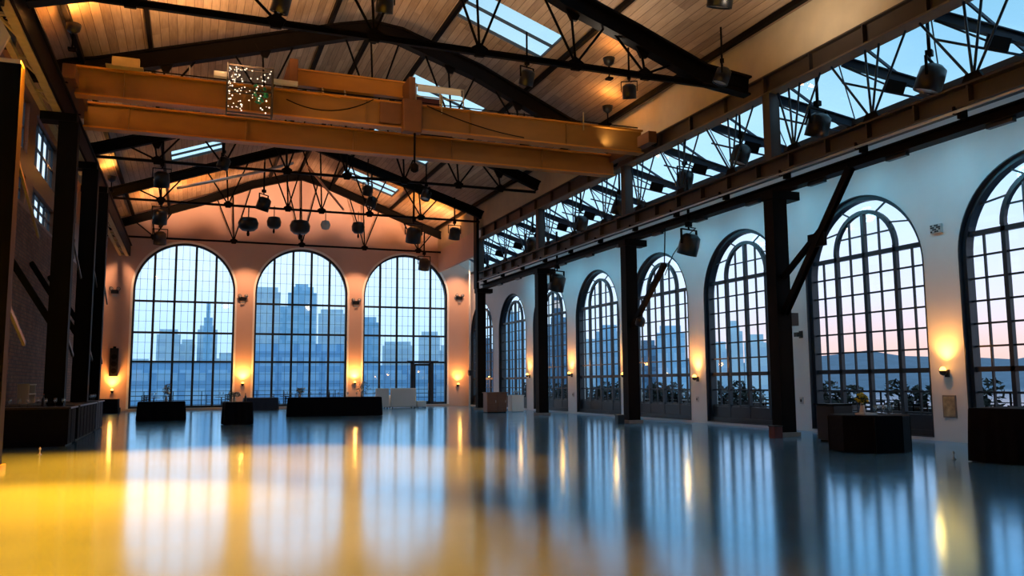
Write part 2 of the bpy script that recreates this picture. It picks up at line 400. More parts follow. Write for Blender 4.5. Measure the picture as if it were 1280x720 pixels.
# ------------------------------------------------------------------ steel frame
RC = [18.75, 27.15, 35.5, 44.2]
RCL = ['nearest black steel column on the right, with the big forked knee brace', 'second black steel column on the right side, with a knee brace halfway up',
       'third black steel column on the right, between far arched windows', 'farthest black steel column beside the far wall, right of the third arch']
for y, lb in zip(RC, RCL):
    t = thing('steel_column', lb, 'column', (15.1, y, 0))
    b = MB()
    for dx in (-.21, .21): b.box(15.1 + dx - .025, 15.1 + dx + .025, y - .20, y + .20, .12, 6.74)
    b.box(15.1 - .2, 15.1 + .2, y - .02, y + .02, .12, 6.74); b.box(15.1 - .2, 15.1 + .2, y - .2, y - .16, .12, 6.74)
    b.build('shaft', STEEL, t)
    zt_ = 10.9 if y > 40 else 9.55
    if y > 40: MB().box(14.78, 14.94, y - .25, y + .25, 6.74, 10.9).build('upper_shaft', STEEL, t)
    b = MB()
    for dx in (-.15, .15): b.box(15.1 + dx - .02, 15.1 + dx + .02, y - .15, y + .15, 7.66, 9.58)
    b.box(14.96, 15.24, y - .15, y - .12, 7.66, 9.58); b.box(14.96, 15.24, y - .02, y + .02, 7.66, 9.58)
    b.build('upper_shaft', STEELB, t)
    MB().box(14.8, 15.4, y - .3, y + .3, 0, .12).build('base_plinth', CONC, t, .01)
    MB().box(14.82, 15.75, y - .26, y + .26, 6.5, 6.74).build('bracket', STEEL, t, .01)
    if y > 30: continue
    if y < 20:
        MB().ibeam((15.1, y - .2, 3.3), (15.1, y - 2.9, 6.74), .17, .17, .03, (1, 0, 0)).build('knee_brace', STEEL, t)
        MB().bar((15.1, y - .2, 4.3), (15.1, y - 1.75, 5.35), .14, .12).build('knee_brace', STEEL, t)
        MB().box(15.05, 15.15, y - 1.9, y - 1.3, 4.95, 5.3).build('gusset_plate', STEEL, t)
        MB().box(15.34, 15.6, y - .16, y + .12, 3.0, 3.35).build('speaker_box', CAN, t)
    else:
        MB().bar((15.1, y - .2, 3.5), (15.1, y - 2.5, 5.5), .17, .15).build('knee_brace', STEEL, t)
        MB().tube([(15.1, y - 2.5, 5.5), (15.1, y - 2.6, 6.74)], .025, 6).build('hanger_rod', STEEL, t)
        b = MB(); b.lathe([(.1, .2), (.17, .1), (.17, -.1), (.12, -.12)], (15.1, y - .75, 3.62), 14, (0, -.5, .8)); b.build('lamp_head', CAN, t)

t = thing('lower_runway_beam', 'long dark riveted steel beam crossing the right columns above the arches', 'beam', (15.1, YN, 7.1))
b = MB(); b.ibeam((15.1, YN, 7.42), (15.1, YE, 7.42), .42, .48, .05); y = YN + .7
while y < YE: b.box(14.92, 15.28, y - .02, y + .02, 7.2, 7.64); y += 1.4
b.build('web_girder', STEELB, t)
b = MB(); b.ibeam((15.32, YN, 6.88), (15.32, YE, 6.88), .34, .26, .04); b.build('lower_girder', STEEL, t)
b = MB(); b.tube([(14.86, YN, 7.1), (14.86, YE, 7.1)], .035); b.build('conduit', SILVER, t)
b = MB(); y = YN + 1
while y < YE: b.box(15.0, 15.2, y - .05, y + .05, 6.99, 7.2); b.box(14.84, 14.93, y - .02, y + .02, 7.05, 7.22); y += 2.8
b.build('spacer_bracket', STEEL, t)
t = thing('crane_runway_beam', 'deep brown steel crane beam running along the top of the right columns', 'beam', (15.1, YN, 9.6))
b = MB(); b.ibeam((15.2, YN, 9.88), (15.2, YE, 9.88), .30, .60, .04); y = YN + .4
while y < YE: b.box(15.06, 15.3, y - .015, y + .015, 9.62, 10.14); y += 1.9
b.build('girder', BEAMW, t)
MB().box(14.93, 15.36, YN, YE, 9.55, 9.60).build('bottom_flange', mat('pale_flange', (.13, .11, .10), .5), t)  # bottom flange toned lighter than the girder
# left runway
t = thing('crane_runway_beam', 'amber-lit steel crane beam running along the top of the left columns', 'beam', (-3.4, YN, 9.0))
b = MB(); b.box(-3.54, -3.47, YN, YB, 8.98, 9.62); b.box(-3.75, -3.40, YN, YB, 9.58, 9.62); b.build('girder', STEEL, t)
MB().box(-3.74, -3.55, YN, YB, 8.96, 9.0).build('lit_flange', TAN, t); MB().box(-4.06, -3.92, YN, YB, 8.96, 9.08).build('lit_flange', TAN, t)  # amber light on the undersides painted in as tan
b = MB(); y = YN + .5
while y < YB: b.bar((-3.94, y, 9.03), (-3.72, y + 1.2, 9.03), .05, .05); b.box(-3.94, -3.72, y - .04, y + .04, 9.0, 9.06); y += 2.4
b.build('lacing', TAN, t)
LC = [17.35, 25.4, 30.85, 34.6]
LCL = ['nearest black steel column at the left edge of the hall', 'second black steel column on the left, at the corner of the black bar counter',
       'third black steel column on the left, rising between two bar counters', 'farthest black steel column on the left, slim in the distance']
for i, (y, lb) in enumerate(zip(LC, LCL)):
    x = -3.35
    t = thing('steel_column', lb, 'column', (x, y, 0)); STEEL = BLACKST
    b = MB(); ht = 7.42 if i == 0 else 8.72
    for dx in (-.22, .22): b.box(x + dx - .025, x + dx + .025, y - .2, y + .2, .1, ht)
    b.box(x - .2, x + .2, y - .02, y + .02, .1, ht); b.box(x - .2, x + .2, y - .2, y - .17, .1, ht)
    b.build('shaft', STEEL, t)
    MB().box(x - .3, x + .3, y - .28, y + .28, 0, .1).build('base_plinth', CONC, t)
    if i: MB().box(-4.05, -3.15, y - .24, y + .24, 8.72, 8.95).build('bracket', STEEL, t)
    if i == 0:
        MB().plate([[(-4.95, 7.5), (-3.55, 7.5), (-3.35, 8.0), (-3.75, 8.7), (-4.1, 8.7), (-4.45, 8.05), (-4.95, 7.85)]], XZ, y - .04, y + .04).build('gusset_plate', CREAM, t)
        MB().box(-3.75, -3.5, y - .1, y + .1, 8.6, 8.96).build('top_bracket', STEEL, t)
        MB().box(-4.96, -3.12, y - .2, y + .2, 7.42, 7.5).build('bracket', CREAM, t)
    b = MB(); b.ibeam((x - .2, y, 3.2), (XL + .03, y, 5.5), .16, .2, .03, (0, 1, 0)); b.build('knee_brace', STEEL, t)
    b = MB(); b.bar((x, y + .2, 6.4), (x, y + 4.2, 4.9), .05, .07); b.bar((x, y + .2, 3.4), (x, y + 3.2, 2.4), .06, .1); b.build('tie_rod', STEELB, t)
STEEL = STEEL0

# ------------------------------------------------------------------ roof trusses
def chord(b, pts, Y, th=.46, w=.3):
    """I-section following a polyline in the plane Y"""
    def strip(off, h, wd):
        up, lo = [], []
        for i, (x, z) in enumerate(pts):
            a = Vector(pts[max(i - 1, 0)]); c = Vector(pts[min(i + 1, len(pts) - 1)]); d = (c - a).normalized(); nn = Vector((-d.y, d.x))
            up.append(tuple(Vector((x, z)) + nn * (off + h / 2))); lo.append(tuple(Vector((x, z)) + nn * (off - h / 2)))
        b.plate([up + lo[::-1]], XZ, Y - wd / 2, Y + wd / 2)
    strip(0, th, .06); strip(th / 2, .06, w); strip(-th / 2, .06, w)
def interp(pts, x):
    for (x0, z0), (x1, z1) in zip(pts, pts[1:]):
        if x0 <= x <= x1: return z0 + (z1 - z0) * (x - x0) / (x1 - x0)
    return pts[-1][1]
TR = [
 ('nearest roof truss, its thick dark chord running down to the right beam', 19.35, 9.85, [(-4.9, 9.35), (-1, 10.5), (5.3, 12.75), (6.0, 12.85), (6.7, 12.75), (9.13, 11.66), (11.14, 10.95), (13.28, 10.12), (14.8, 9.95)], (-1.5, 1.6, 3.9, 6.6, 9.3, 11.4)),
 ('second roof truss, with a cranked dark chord rising above the yellow crane', 27.75, 10.62, [(-4.9, 10.85), (-3.0, 11.25), (1.2, 12.5), (4.5, 13.5), (5.5, 13.75), (6.5, 13.65), (9.4, 12.7), (12.9, 11.1), (14.9, 10.45)], (-1, 2, 5.6, 8.4, 11)),
 ('third roof truss, seen below the crane with lamps on its tie', 35.2, 10.3, [(-4.9, 10.25), (-3.7, 10.6), (-1.43, 11.35), (5.3, 13.75), (6.0, 13.85), (6.7, 13.75), (10.5, 12.3), (14.9, 10.6)], (-1.5, 1, 3.5, 6, 8.5, 11, 13)),
 ('fourth roof truss, with shiny pipe and lamps, in front of the far gable', 43.3, 10.38, [(-4.9, 10.3), (-4.3, 10.45), (4.1, 13.45), (5.6, 13.85), (7.1, 13.35), (14.3, 11.0), (14.9, 10.75)], (-1.6, 1.5, 4.4, 6.1, 8.6, 11.4)),
 ('farthest roof truss, arched against the far gable wall above the windows', 52.3, 10.02, [(-4.9, 10.45), (-4.5, 10.6), (.2, 12.3), (3.2, 13.6), (5.3, 14.22), (6.2, 14.35), (7.5, 14.0), (12, 12.3), (17.0, 10.45)], (-2.2, 2.2, 6.2, 10.1, 13.6)),
]
for lb, Y, zt, pts, nodes in TR:
    t = thing('roof_truss', lb, 'roof truss', (6, Y, zt))
    b = MB(); chord(b, pts, Y, .52 if Y < 30 else .40, .34 if Y < 30 else .26); b.build('top_chord', STEEL if Y < 30 else BLACKST, t)
    x1 = 14.75 if Y < 50 else 17.1
    ztm = zt
    b = MB(); b.ibeam((-4.9, Y, zt), (x1, Y, zt), .12, .16 if Y < 22 else .10, .025); b.build('tie_beam', STEEL, t)
    for x in nodes:
        zc = interp(pts, x) - .2
        b = MB()
        for dx in (-1.0, -.12, .9):
            xx = x + dx; zz = interp(pts, xx) - .2
            if zz > zt + .3: b.tube([(x, Y, zt + .05), (xx, Y, zz)], .035 if Y < 30 else .04, 6)
        b.build('web_rod', STEEL, t)
        g = MB(); g.plate([[(x - .22, zt + .10), (x - .12, zt - .12), (x + .12, zt - .12), (x + .22, zt + .10), (x, zt + .24)]], XZ, Y - .05, Y + .05); g.build('gusset_plate', STEEL, t)
        if Y < 40 and x > -3:
            b = MB(); b.plate([[(x - .35, zc + .12), (x + .25, zc + .12), (x + .05, zc - .3), (x - .12, zc - .3)]], XZ, Y - .05, Y + .05); b.build('gusset_plate', STEEL, t)
# longitudinal purlins
for x, lb in ((14.85, 'dark purlin along the right eaves, beside the cream band'), (11.75, 'dark purlin just below the right rooflights'), (8.0, 'dark purlin above the right rooflights'), (6.0, 'dark ridge purlin at the peak of the ceiling'),
              (4.2, 'dark purlin high on the left ceiling slope'), (.0, 'dark purlin halfway down the left ceiling slope'), (-3.4, 'dark purlin low on the left ceiling slope')):
    z = roofz(x) - .10
    if x in (.0,): 
        segs = [(YN, 17.4), (19.7, 25.3), (27.6, 33.2), (35.5, 41.1), (43.4, 49.0), (51.3, YB)]
        b = MB()
        z = roofz(-1.5) - .1; x = -1.5
        b.box(x - .06, x + .06, YN, YB, z - .1, z + .06)
    else:
        b = MB(); b.box(x - .07, x + .07, YN, YB, z - .13, z + .04)
    tag(b.build('roof_purlin', STEEL), lb, 'purlin')
# lattice between runway beams and aisle rakers
ys = [12.3 + 2.8 * k for k in range(15)]
LATL = ['right of the nearest column', 'between the nearest and second columns', 'between the second and third columns', 'between the third and farthest columns', ]
lats = [thing('lattice_girder', 'lattice of thin rods between the two right-hand beams, ' + l_, 'girder', (15.1, yy_, 7.66)) for l_, yy_ in zip(LATL, (13, 23, 31, 39))]
for k, y in enumerate(ys):
    bay = sum(y > c for c in RC)
    if bay == 4: continue
    lat = lats[bay]
    lo_ = RC[bay - 1] + .3 if bay else 0; hi_ = RC[bay] - .3 if bay < 4 else 52.5
    y = min(max(y, lo_ + .35), hi_ - .35)
    b = MB()
    for dy, top in ((-1.15, 9.5), (-.35, 9.5), (.1, 9.5), (1.25, 9.5)): b.tube([(15.12, y, 7.72), (15.12, min(max(y + dy, lo_), hi_), top)], .03, 6)
    b.build('web_rod', BLUESTEEL, lat)
    b = MB(); b.plate([[(y - .3, 7.66), (y + .3, 7.66), (y + .16, 7.9), (y - .16, 7.9)]], YZ, 15.08, 15.16); b.build('gusset_plate', STEEL, lat)
for k in range(13):
    y = 13.4 + 2.9 * k + (0.0 if k else 0)
    pos = ['over the nearest arch', 'over the pier of the nearest arches', 'just in front of the nearest right column', 'just beyond the nearest right column', 'between the first two right columns', 'before the second right column', 'beyond the second right column', 'midway between second and third right columns', 'before the third right column', 'beyond the third right column', 'midway to the farthest right column', 'before the farthest right column', 'nearest the far wall'][k]
    t = thing('aisle_rafter', 'blue steel aisle rafter under the glass roof, ' + pos, 'rafter', (15.3, y, 9.7))
    MB().ibeam((15.46, y, 9.68), (XR - .02, y - 1.25, 8.72), .16, .24, .03).build('rafter', BLUESTEEL, t)
    b = MB(); b.tube([(15.40, y, 9.1), (XR - .02, y - 1.25, 8.4)], .03, 6); b.tube([(15.42, y, 9.55), (16.4, y - .7, 8.85)], .025, 6); b.tube([(16.9, y - 1.0, 8.9), (16.4, y - .7, 8.85)], .025, 6)
    b.tube([(15.42, y + .1, 9.6), (17.2, y + 1.5, 8.8)], .018, 5)
    b.build('tie_rod', BLUESTEEL, t)
    g = MB(); g.bar((16.2, y - .6, 8.95), (16.6, y - .85, 8.8), .08, .3); g.build('gusset_plate', STEEL, t)
    b = MB(); b.box(XR - .12, XR - .005, y - 1.4, y - 1.1, 8.25, 8.64); b.build('wall_bracket', STEEL, t)

# ------------------------------------------------------------------ overhead crane
t = thing('overhead_crane', 'large yellow double-girder travelling crane spanning the hall under the roof', 'crane', (6, 26, 9.4))
def girder(y, z0, z1, x0, x1, lb=None):
    b = MB(); b.box(x0, x1, y - .02, y + .02, z0 + .05, z1 - .05)
    x = x0 + 1.2
    while x < x1: b.box(x - .012, x + .012, y - .10, y + .10, z0 + .05, z1 - .05); x += 3.4
    g = b.build('girder', YELW, t)
    MB().box(x0, x1, y - .16, y + .16, z1 - .05, z1).build('flange', YEL, g); MB().box(x0, x1, y - .19, y + .19, z0, z0 + .05).build('flange', YEL, g)
    return g
g1 = girder(25.0, 9.40, 10.24, -3.2, 14.5); g2 = girder(27.1, 9.10, 9.9, -3.2, 14.5)
b = MB(); b.tube([(-2.6, 24.86, 10.3), (14.3, 24.86, 10.3)], .018, 6); b.build('power_cable', STEEL, g1)
for xe in (-3.28, 14.5):
    b = MB(); b.box(xe - .16, xe + .16, 24.2, 27.9, 9.62, 10.02); b.build('end_carriage', YELD, t, .02)
for xe in (-3.3, 14.9):
    for yy in (24.6, 27.5):
        xx = -3.38 if xe < 0 else 14.8
        b = MB(); b.lathe([(.17, -.05), (.19, -.03), (.19, .03), (.17, .05)], (xx, yy, 9.79), 16, (1, 0, 0)); b.build('wheel', STEEL, t)
# cream maintenance step on left end
b = MB(); b.box(-2.3, -1.6, 24.6, 24.8, 10.26, 10.52); b.box(-2.45, -1.5, 24.55, 24.85, 10.24, 10.27); b.build('junction_box', TAN, t)
for x in (-.3, .9): 
    b = MB(); b.tube([(x, 24.92, 10.24), (x, 24.92, 10.6)], .02, 6); b.build('stanchion', SILVER, t)
for x in (12.2, 7.2): 
    b = MB(); b.tube([(x, 24.85, 10.0), (x, 24.85, 10.62)], .025, 6); b.build('stanchion', TAN, t)
# trolley
b = MB(); b.box(2.55, 6.35, 26.0, 26.08, 10.82, 11.28); b.box(2.5, 6.4, 25.92, 26.16, 11.28, 11.33); b.box(2.5, 6.4, 25.92, 26.16, 10.78, 10.82)
tr = b.build('trolley_frame', YEL, t)
MB().box(2.5, 2.75, 25.1, 27.0, 10.24, 11.3).build('trolley_carriage', YELD, t); MB().box(6.2, 6.4, 25.1, 27.0, 10.24, 11.2).build('trolley_carriage', YELD, t)
for x in (3.6, 4.3): 
    b = MB(); b.tube([(x, 25.5, 10.26), (x, 25.96, 10.8)], .03, 6); b.build('stanchion', SILVER, tr)
b = MB(); b.lathe([(.0, -.9), (.24, -.88), (.24, .88), (0, .9)], (4.4, 26.3, 10.52), 16, (1, 0, 0)); b.build('rope_drum', YELD, t)
b = MB(); b.box(6.5, 8.1, 25.5, 26.9, 10.32, 10.42); b.box(6.6, 7.5, 25.9, 26.6, 10.42, 10.85); b.build('drive_unit', MAROON, t)
b = MB()
for x in (6.5, 7.3, 8.1): b.tube([(x, 25.4, 10.26), (x, 25.4, 11.1)], .022, 6)
for z in (10.7, 11.08): b.tube([(6.5, 25.4, z), (8.1, 25.4, z)], .022, 6)
b.build('guard_rail', CREAM, t)
b = MB(); b.box(6.55, 8.0, 25.35, 25.39, 10.86, 11.05); b.build('sign_plate', WHITE, t)
b = MB(); b.box(5.9, 6.5, 24.6, 24.95, 9.25, 10.3); b.box(5.2, 5.9, 24.8, 24.9, 9.5, 10.18); b.build('hoist_housing', YELD, t, .03)
b = MB(); b.tube([(6.3, 24.75, 9.25), (6.3, 24.75, 8.3)], .035, 6); b.lathe([(.05, 0), (.13, .06), (.13, .22), (.05, .3)], (6.3, 24.75, 8.0), 12); b.build('hoist_rope', STEEL, t)
# draped cables on the front girder
def sag(p, q, s, n=10): return [Vector(p).lerp(Vector(q), i / n) - Vector((0, 0, s * 4 * (i / n) * (1 - i / n))) for i in range(n + 1)]
b = MB(); b.tube(sag((2.4, 24.8, 9.9), (5.0, 24.8, 10.2), .35), .018, 5); b.tube(sag((6.7, 24.8, 10.2), (10.0, 24.8, 9.5), .12), .018, 5); b.build('power_cable', STEEL, t)
# glittering lamp basket hung on the girder
t = thing('lamp_basket', 'small open basket of sparkling fairy lights hung on the yellow crane girder', 'decorative light', (1.35, 24.7, 9.3))
b = MB()
for x in (.72, 1.98): 
    for y in (24.5, 24.82): b.bar((x, y, 9.25), (x, y, 10.7), .04)
for z in (9.25, 9.95, 10.65):
    for y in (24.5, 24.82): b.bar((.72, y, z), (1.98, y, z), .035)
    for x in (.72, 1.98): b.bar((x, 24.5, z), (x, 24.82, z), .035)
b.build('cage', STEELB, t)
b = MB()
for k in range(95):
    x = random.choice((random.uniform(.74, 1.15), random.uniform(.74, 1.96))); z = random.uniform(9.3, 10.6); r = random.uniform(.012, .028)
    b.lathe([(0, -r), (r, 0), (0, r)], (x, 24.48 + random.uniform(0, .05), z), 5)
b.build('fairy_bulbs', WARMW, t)
b = MB()
for k in range(26):
    x = random.uniform(1.45, 1.85); z = random.uniform(9.6, 10.15); b.lathe([(0, -.05), (.06, 0), (0, .05)], (x, 24.55, z), 5)
b.build('green_panel', GREEN, t)
b = MB(); b.box(.35, .75, 24.6, 24.78, 10.3, 10.45); b.box(2.0, 2.7, 24.6, 24.75, 10.3, 10.42); b.build('white_arm', WHITE, t)

# ------------------------------------------------------------------ stage lights and speakers on the trusses
def light_proto(name, r, l, cat):
    t = thing(name, '', cat); p = MB()
    p.lathe([(r * .55, l * .5), (r * .95, l * .35), (r, 0), (r, -l * .5), (r * .9, -l * .5), (r * .86, -l * .42)], (0, 0, -.45), 18, (0, -.35, .94)); p.build('housing', CAN, t)
    p = MB(); p.lathe([(0, -.004), (r * .85, -.004), (r * .85, .004), (0, .004)], Vector((0, 0, -.45)) + Vector((0, .35, -.94)) * (l * .43), 18, (0, -.35, .94)); p.build('lens', SILVER, t)
    p = MB()
    for s in (-1, 1): p.bar((s * (r + .03), 0, -.45), (s * (r + .03), 0, -.10), .025, .05)
    p.bar((-r - .04, 0, -.10), (r + .04, 0, -.10), .05, .025); p.tube([(0, 0, -.1), (0, 0, .0)], .025, 6); p.build('yoke', STEEL, t)
    p = MB(); p.box(-.06, .06, -.06, .06, -.03, .08); p.build('clamp', STEEL, t)
    return t
pl = light_proto('stage_light', .24, .5, 'stage light'); used = [False]
def stage(x, y, z, label, s=1., rz=0., dome=False):
    hang = None
    for _, Y_, zt_, pts_, _n in TR:
        if abs(y - Y_) < .4:
            y = Y_
            if z < zt_ + .15: z = zt_ - (.08 if Y_ < 22 else .05) - .08 * s
            else: hang = interp(pts_, x) - .2
    if 15.5 < x < 16.5 and z > 8:
        hang = 9.98 - .52 * (x - 15.34)
    elif 15.5 < x < 16: x = 15.3; z = 6.75 - .08 * s
    if abs(x - 12.3) < .01: hang = roofz(x) - .03
    if x < -4: hang = roofz(x) - .03
    o = pl if not used[0] else copy_tree(pl); used[0] = True
    o.location = (x, y, z); o.scale = (s, s, s); o.rotation_euler = (0, 0, rz); o['label'] = label; o['category'] = 'stage light'
    if hang is not None:
        q = MB().tube([(0, 0, .05), (0, 0, (hang - z) / s)], .03 / s, 6).build('drop_pipe', STEEL); q.parent = o
SL_ = [
 (4.15, 19.35, 11.15, 'black stage light high above the yellow trolley beam, on the nearest truss', .9, 0),
 (1.7, 19.35, 10.75, 'black stage light at the top edge left of the ridge, beside a white panel', .9, .6),
 (7.9, 19.35, 9.75, 'black stage light hanging on the nearest truss below the right rooflight', .8, .3),
 (10.9, 19.35, 9.75, 'black stage light on the nearest truss tie beside the amber lamp', .8, -.5),
 (13.4, 18.6, 10.25, 'black stage light with pale lens at the foot of the nearest truss chord', .9, .9),
 (12.3, 17.0, 11.9, 'big black stage light hanging near the top edge over the right slope', 1.35, 0),
 (-1.3, 35.2, 10.25, 'round black stage light left on the third truss tie, below the crane', 1.25, 0),
 (1.0, 35.2, 10.9, 'slim black stage light in front of the left rooflight', 1.0, 1.2),
 (6.9, 35.2, 10.2, 'black stage light on the third truss, above the right far window', .9, .4),
 (9.5, 35.2, 10.2, 'black stage light right of centre on the third truss tie', .9, 2),
 (-1.6, 43.3, 10.35, 'black stage light at the left of the fourth truss, above the left arch', 1.4, .2),
 (3.2, 43.3, 11.2, 'black stage light beside the shiny pipe on the fourth truss', 1.4, .9),
 (8.7, 43.3, 11.6, 'black stage light in front of the far right rooflight', 1.2, 1.4),
 (11.0, 43.3, 10.35, 'round black stage light under the right end of the fourth truss', 1.7, 0),
 (13.3, 43.3, 10.35, 'small round black stage light beside the farthest right column top', 1.3, 0),
 (-1.9, 52.2, 10.7, 'black stage light against the far wall above the left arch', 1.5, 0),
 (14.0, 52.2, 10.0, 'black stage light against the far wall above the right arch', 1.5, 0),
 (11.2, 27.75, 10.5, 'black stage light at the right end of the second truss, over the crane girder', .8, .5),
 (16.2, 14.3, 9.2, 'large black stage light in the right aisle at the top right of the picture', 1.3, .5),
 (16.0, 17.9, 9.1, 'black stage light under the aisle glazing right of the nearest column top', 1.3, .2),
 (16.0, 21.4, 9.15, 'black stage light under the aisle glazing just left of the nearest column top', 1.2, .9),
 (16.0, 24.6, 9.1, 'black stage light under the aisle glazing midway between the first two columns', 1.2, .1),
 (16.0, 29.4, 9.1, 'black stage light under the aisle glazing left of the second column top', 1.3, .7),
 (16.0, 33.0, 9.1, 'black stage light under the aisle glazing before the third column', 1.3, .3),
 (16.0, 38.6, 9.1, 'black stage light under the aisle glazing beyond the third column', 1.5, 0),
 (15.75, 23.4, 7.1, 'black round light hanging below the lower beam above the arch left of the nearest column', 1.4, .3),
 (15.75, 34.1, 7.0, 'black round light hanging below the lower beam near the third column', 1.5, .3),
 (-4.5, 22.5, 10.45, 'dark stage light at the top left edge, beside the left beam', 1.2, .3),
]
for a in SL_: stage(a[0], a[1], a[2], a[3], a[4], a[5])
# hanging dome lamps above the far windows
dp = thing('pendant_flood', '', 'pendant lamp')
p = MB(); p.lathe([(.12, .34), (.40, .28), (.50, .05), (.46, -.20), (.30, -.34), (.0, -.36)], (0, 0, 0), 20); p.build('dome', CAN, dp)
p = MB(); p.tube([(0, 0, .34), (0, 0, .95)], .03, 6); p.build('rod', STEEL, dp)
p = MB(); p.lathe([(.05, -.36), (.08, -.5), (.05, -.62), (0, -.62)], (0, 0, 0), 10); p.build('finial', STEEL, dp)
for k, (x, s, lb) in enumerate(((2.49, 1, 'large dark hanging dome lamp, leftmost of the row above the far windows'), (3.73, .72, 'smaller dark dome lamp, second from left in the row above the far windows'),
        (5.02, 1.05, 'largest dark hanging dome lamp, over the middle far arch'), (8.01, .7, 'small dark dome lamp at the right end of the row above the far windows'))):
    o = dp if k == 0 else copy_tree(dp)
    o.location = (x, 43.3, 9.5 if s > .8 else 9.65); o.scale = (s, s, s if s > .8 else .9); o['label'] = lb; o['group'] = 'dome lamps above the far windows'; del o['group']
t = thing('mirror_globe', 'small pale hanging globe between the dome lamps above the middle arch', 'pendant lamp', (6.31, 43.3, 9.68))
MB().lathe([(0, -.26), (.18, -.2), (.26, 0), (.18, .2), (0, .26)], (6.31, 43.3, 9.68), 16).build('globe', WHITE, t)
MB().tube([(6.31, 43.3, 9.94), (6.31, 43.3, 10.32)], .02, 6).build('rod', STEEL, t)
# shiny ventilation pipe on the fourth truss
b = MB(); b.tube([(-.9, 43.0, 11.0), (1.0, 43.0, 11.55), (3.1, 43.0, 12.2), (4.6, 43.0, 12.75)], .07, 8)
tag(b.build('lighting_pipe', SILVER), 'bright metal pipe sloping up along the fourth truss left of the ridge', 'pipe')
b = MB(); b.tube([(5.3, 43.1, 12.7), (7.2, 43.1, 10.5)], .06, 8)
tag(b.build('lighting_pipe', mat('copper_pipe', (.75, .38, .25), .4)), 'thin salmon-coloured strut sloping down right of the ridge over the middle arch', 'pipe')
b = MB(); b.tube([(-4.7, 51.9, 10.9), (-4.7, 51.9, 0)], .06, 8); tag(b.build('drain_pipe', WHITE), 'white vertical pipe at the left end of the far wall', 'pipe')
b = MB(); b.tube([(16.95, 51.8, 9.8), (16.95, 51.8, 0)], .06, 8); tag(b.build('drain_pipe', WHITE), 'white vertical pipe at the right end of the far wall', 'pipe')

# ------------------------------------------------------------------ lamps (amber)
def lamp(kind, name, loc, energy, col, parent=None, size=.1, spot=None, blend=.5, aim=None):
    d = bpy.data.lights.new(name, kind); d.energy = energy; d.color = col
    if kind == 'SPOT': d.spot_size = math.radians(spot); d.spot_blend = blend; d.shadow_soft_size = size
    elif kind == 'POINT': d.shadow_soft_size = size
    elif kind == 'AREA': d.shape = 'DISK'; d.size = size
    o = bpy.data.objects.new(name, d); C.objects.link(o); o.location = loc
    if aim is not None: o.rotation_euler = (Vector(aim) - Vector(loc)).to_track_quat('-Z', 'Y').to_euler()
    return o
AMB = (1, .38, .07)
sp = thing('wall_uplight', '', 'wall light')       # faces -X locally (wall behind at +X)
p = MB(); p.lathe([(.02, -.12), (.07, -.09), (.10, 0), (.09, 0), (.06, -.07), (.02, -.1)], (0, 0, 0), 16); p.build('bowl', CAN, sp)
p = MB(); p.lathe([(0, -.06), (.07, -.03), (.08, .02), (.05, .08), (0, .10)], (0, 0, .0), 12); p.build('bulb', AMBER, sp)
p = MB(); p.box(.10, .16, -.05, .05, -.16, .02); p.build('wall_plate', CAN, sp)
SC = [((XR - .16, 15.33, 1.72), 0, 'amber uplight on the nearest white pier, right of the two nearest arches', 60),
      ((XR - .16, 26.13, 1.65), 0, 'amber uplight on the white pier left of the nearest right column', 60),
      ((XR - .16, 31.53, 1.8), 0, 'amber uplight on the white pier by the second right column', 60),
      ((XR - .16, 36.93, 1.9), 0, 'amber uplight on the white pier between second and third right columns', 60),
      ((XR - .16, 42.33, 1.9), 0, 'amber uplight on the white pier beyond the third right column', 50),
      ((2.98, YB - .16, 1.55), PI / 2, 'amber uplight on the far wall between the left and middle arches', 160),
      ((9.70, YB - .16, 1.55), PI / 2, 'amber uplight on the far wall between the middle and right arches', 160),
      ((-4.1, YB - .16, 1.2), PI / 2, 'amber uplight on the far wall left of the left arch', 140),
      ((16.5, YB - .16, 1.4), PI / 2, 'amber uplight on the far wall right of the right arch', 90)]
for i, (l, rz, lb, en) in enumerate(SC):
    o = sp if i == 0 else copy_tree(sp)
    o.location = l; o.rotation_euler = (0, 0, rz); o['label'] = lb; o['category'] = 'wall light'
    n = Vector((-1, 0, 0)) if rz == 0 else Vector((0, -1, 0))
    lo = Vector(l) + Vector((0, 0, .12))
    lamp('SPOT', 'uplight_lamp', lo + n * .12, en * 2.6, AMB, size=.08, spot=110, blend=.95, aim=lo + n * .12 + Vector((0, 0, 3)) - n * .5)
    lamp('POINT', 'uplight_glow', lo + n * .40 + Vector((0, 0, .35)), en * .30, AMB, size=.08)
# ceiling floods, pointing up at the boards
fp = thing('ceiling_flood', '', 'floodlight')
p = MB(); p.lathe([(.05, -.2), (.16, -.12), (.2, .06), (.18, .06), (.12, -.08)], (0, 0, 0), 16); p.build('housing', CAN, fp)
p = MB(); p.lathe([(0, .0), (.17, .02), (.15, .07), (0, .10)], (0, 0, 0), 16); p.build('lamp_face', AMBERH, fp)
p = MB(); p.tube([(0, 0, -.2), (0, 0, -.6)], .025, 6); p.box(-.1, .1, -.1, .1, -.66, -.6); p.build('stem', STEEL, fp)
for i, (x, y, lb, en) in enumerate(((12.45, 23.4, 'glowing amber floodlight under the right slope, upper of the pair near the crane end', 22), (13.9, 26.3, 'glowing amber floodlight under the right slope, just above the crane end', 45),
        (-3.2, 24.0, 'glowing amber floodlight at the top left, above the crane end', 130), (-3.6, 41.0, 'glowing amber floodlight on the left slope, below the crane', 110))):
    z = roofz(x) - .62
    o = fp if i == 0 else copy_tree(fp); o.location = (x, y, z); o['label'] = lb; o['category'] = 'floodlight'
    lamp('POINT', 'flood_lamp', (x, y, z + .2), en, AMB, size=.1)
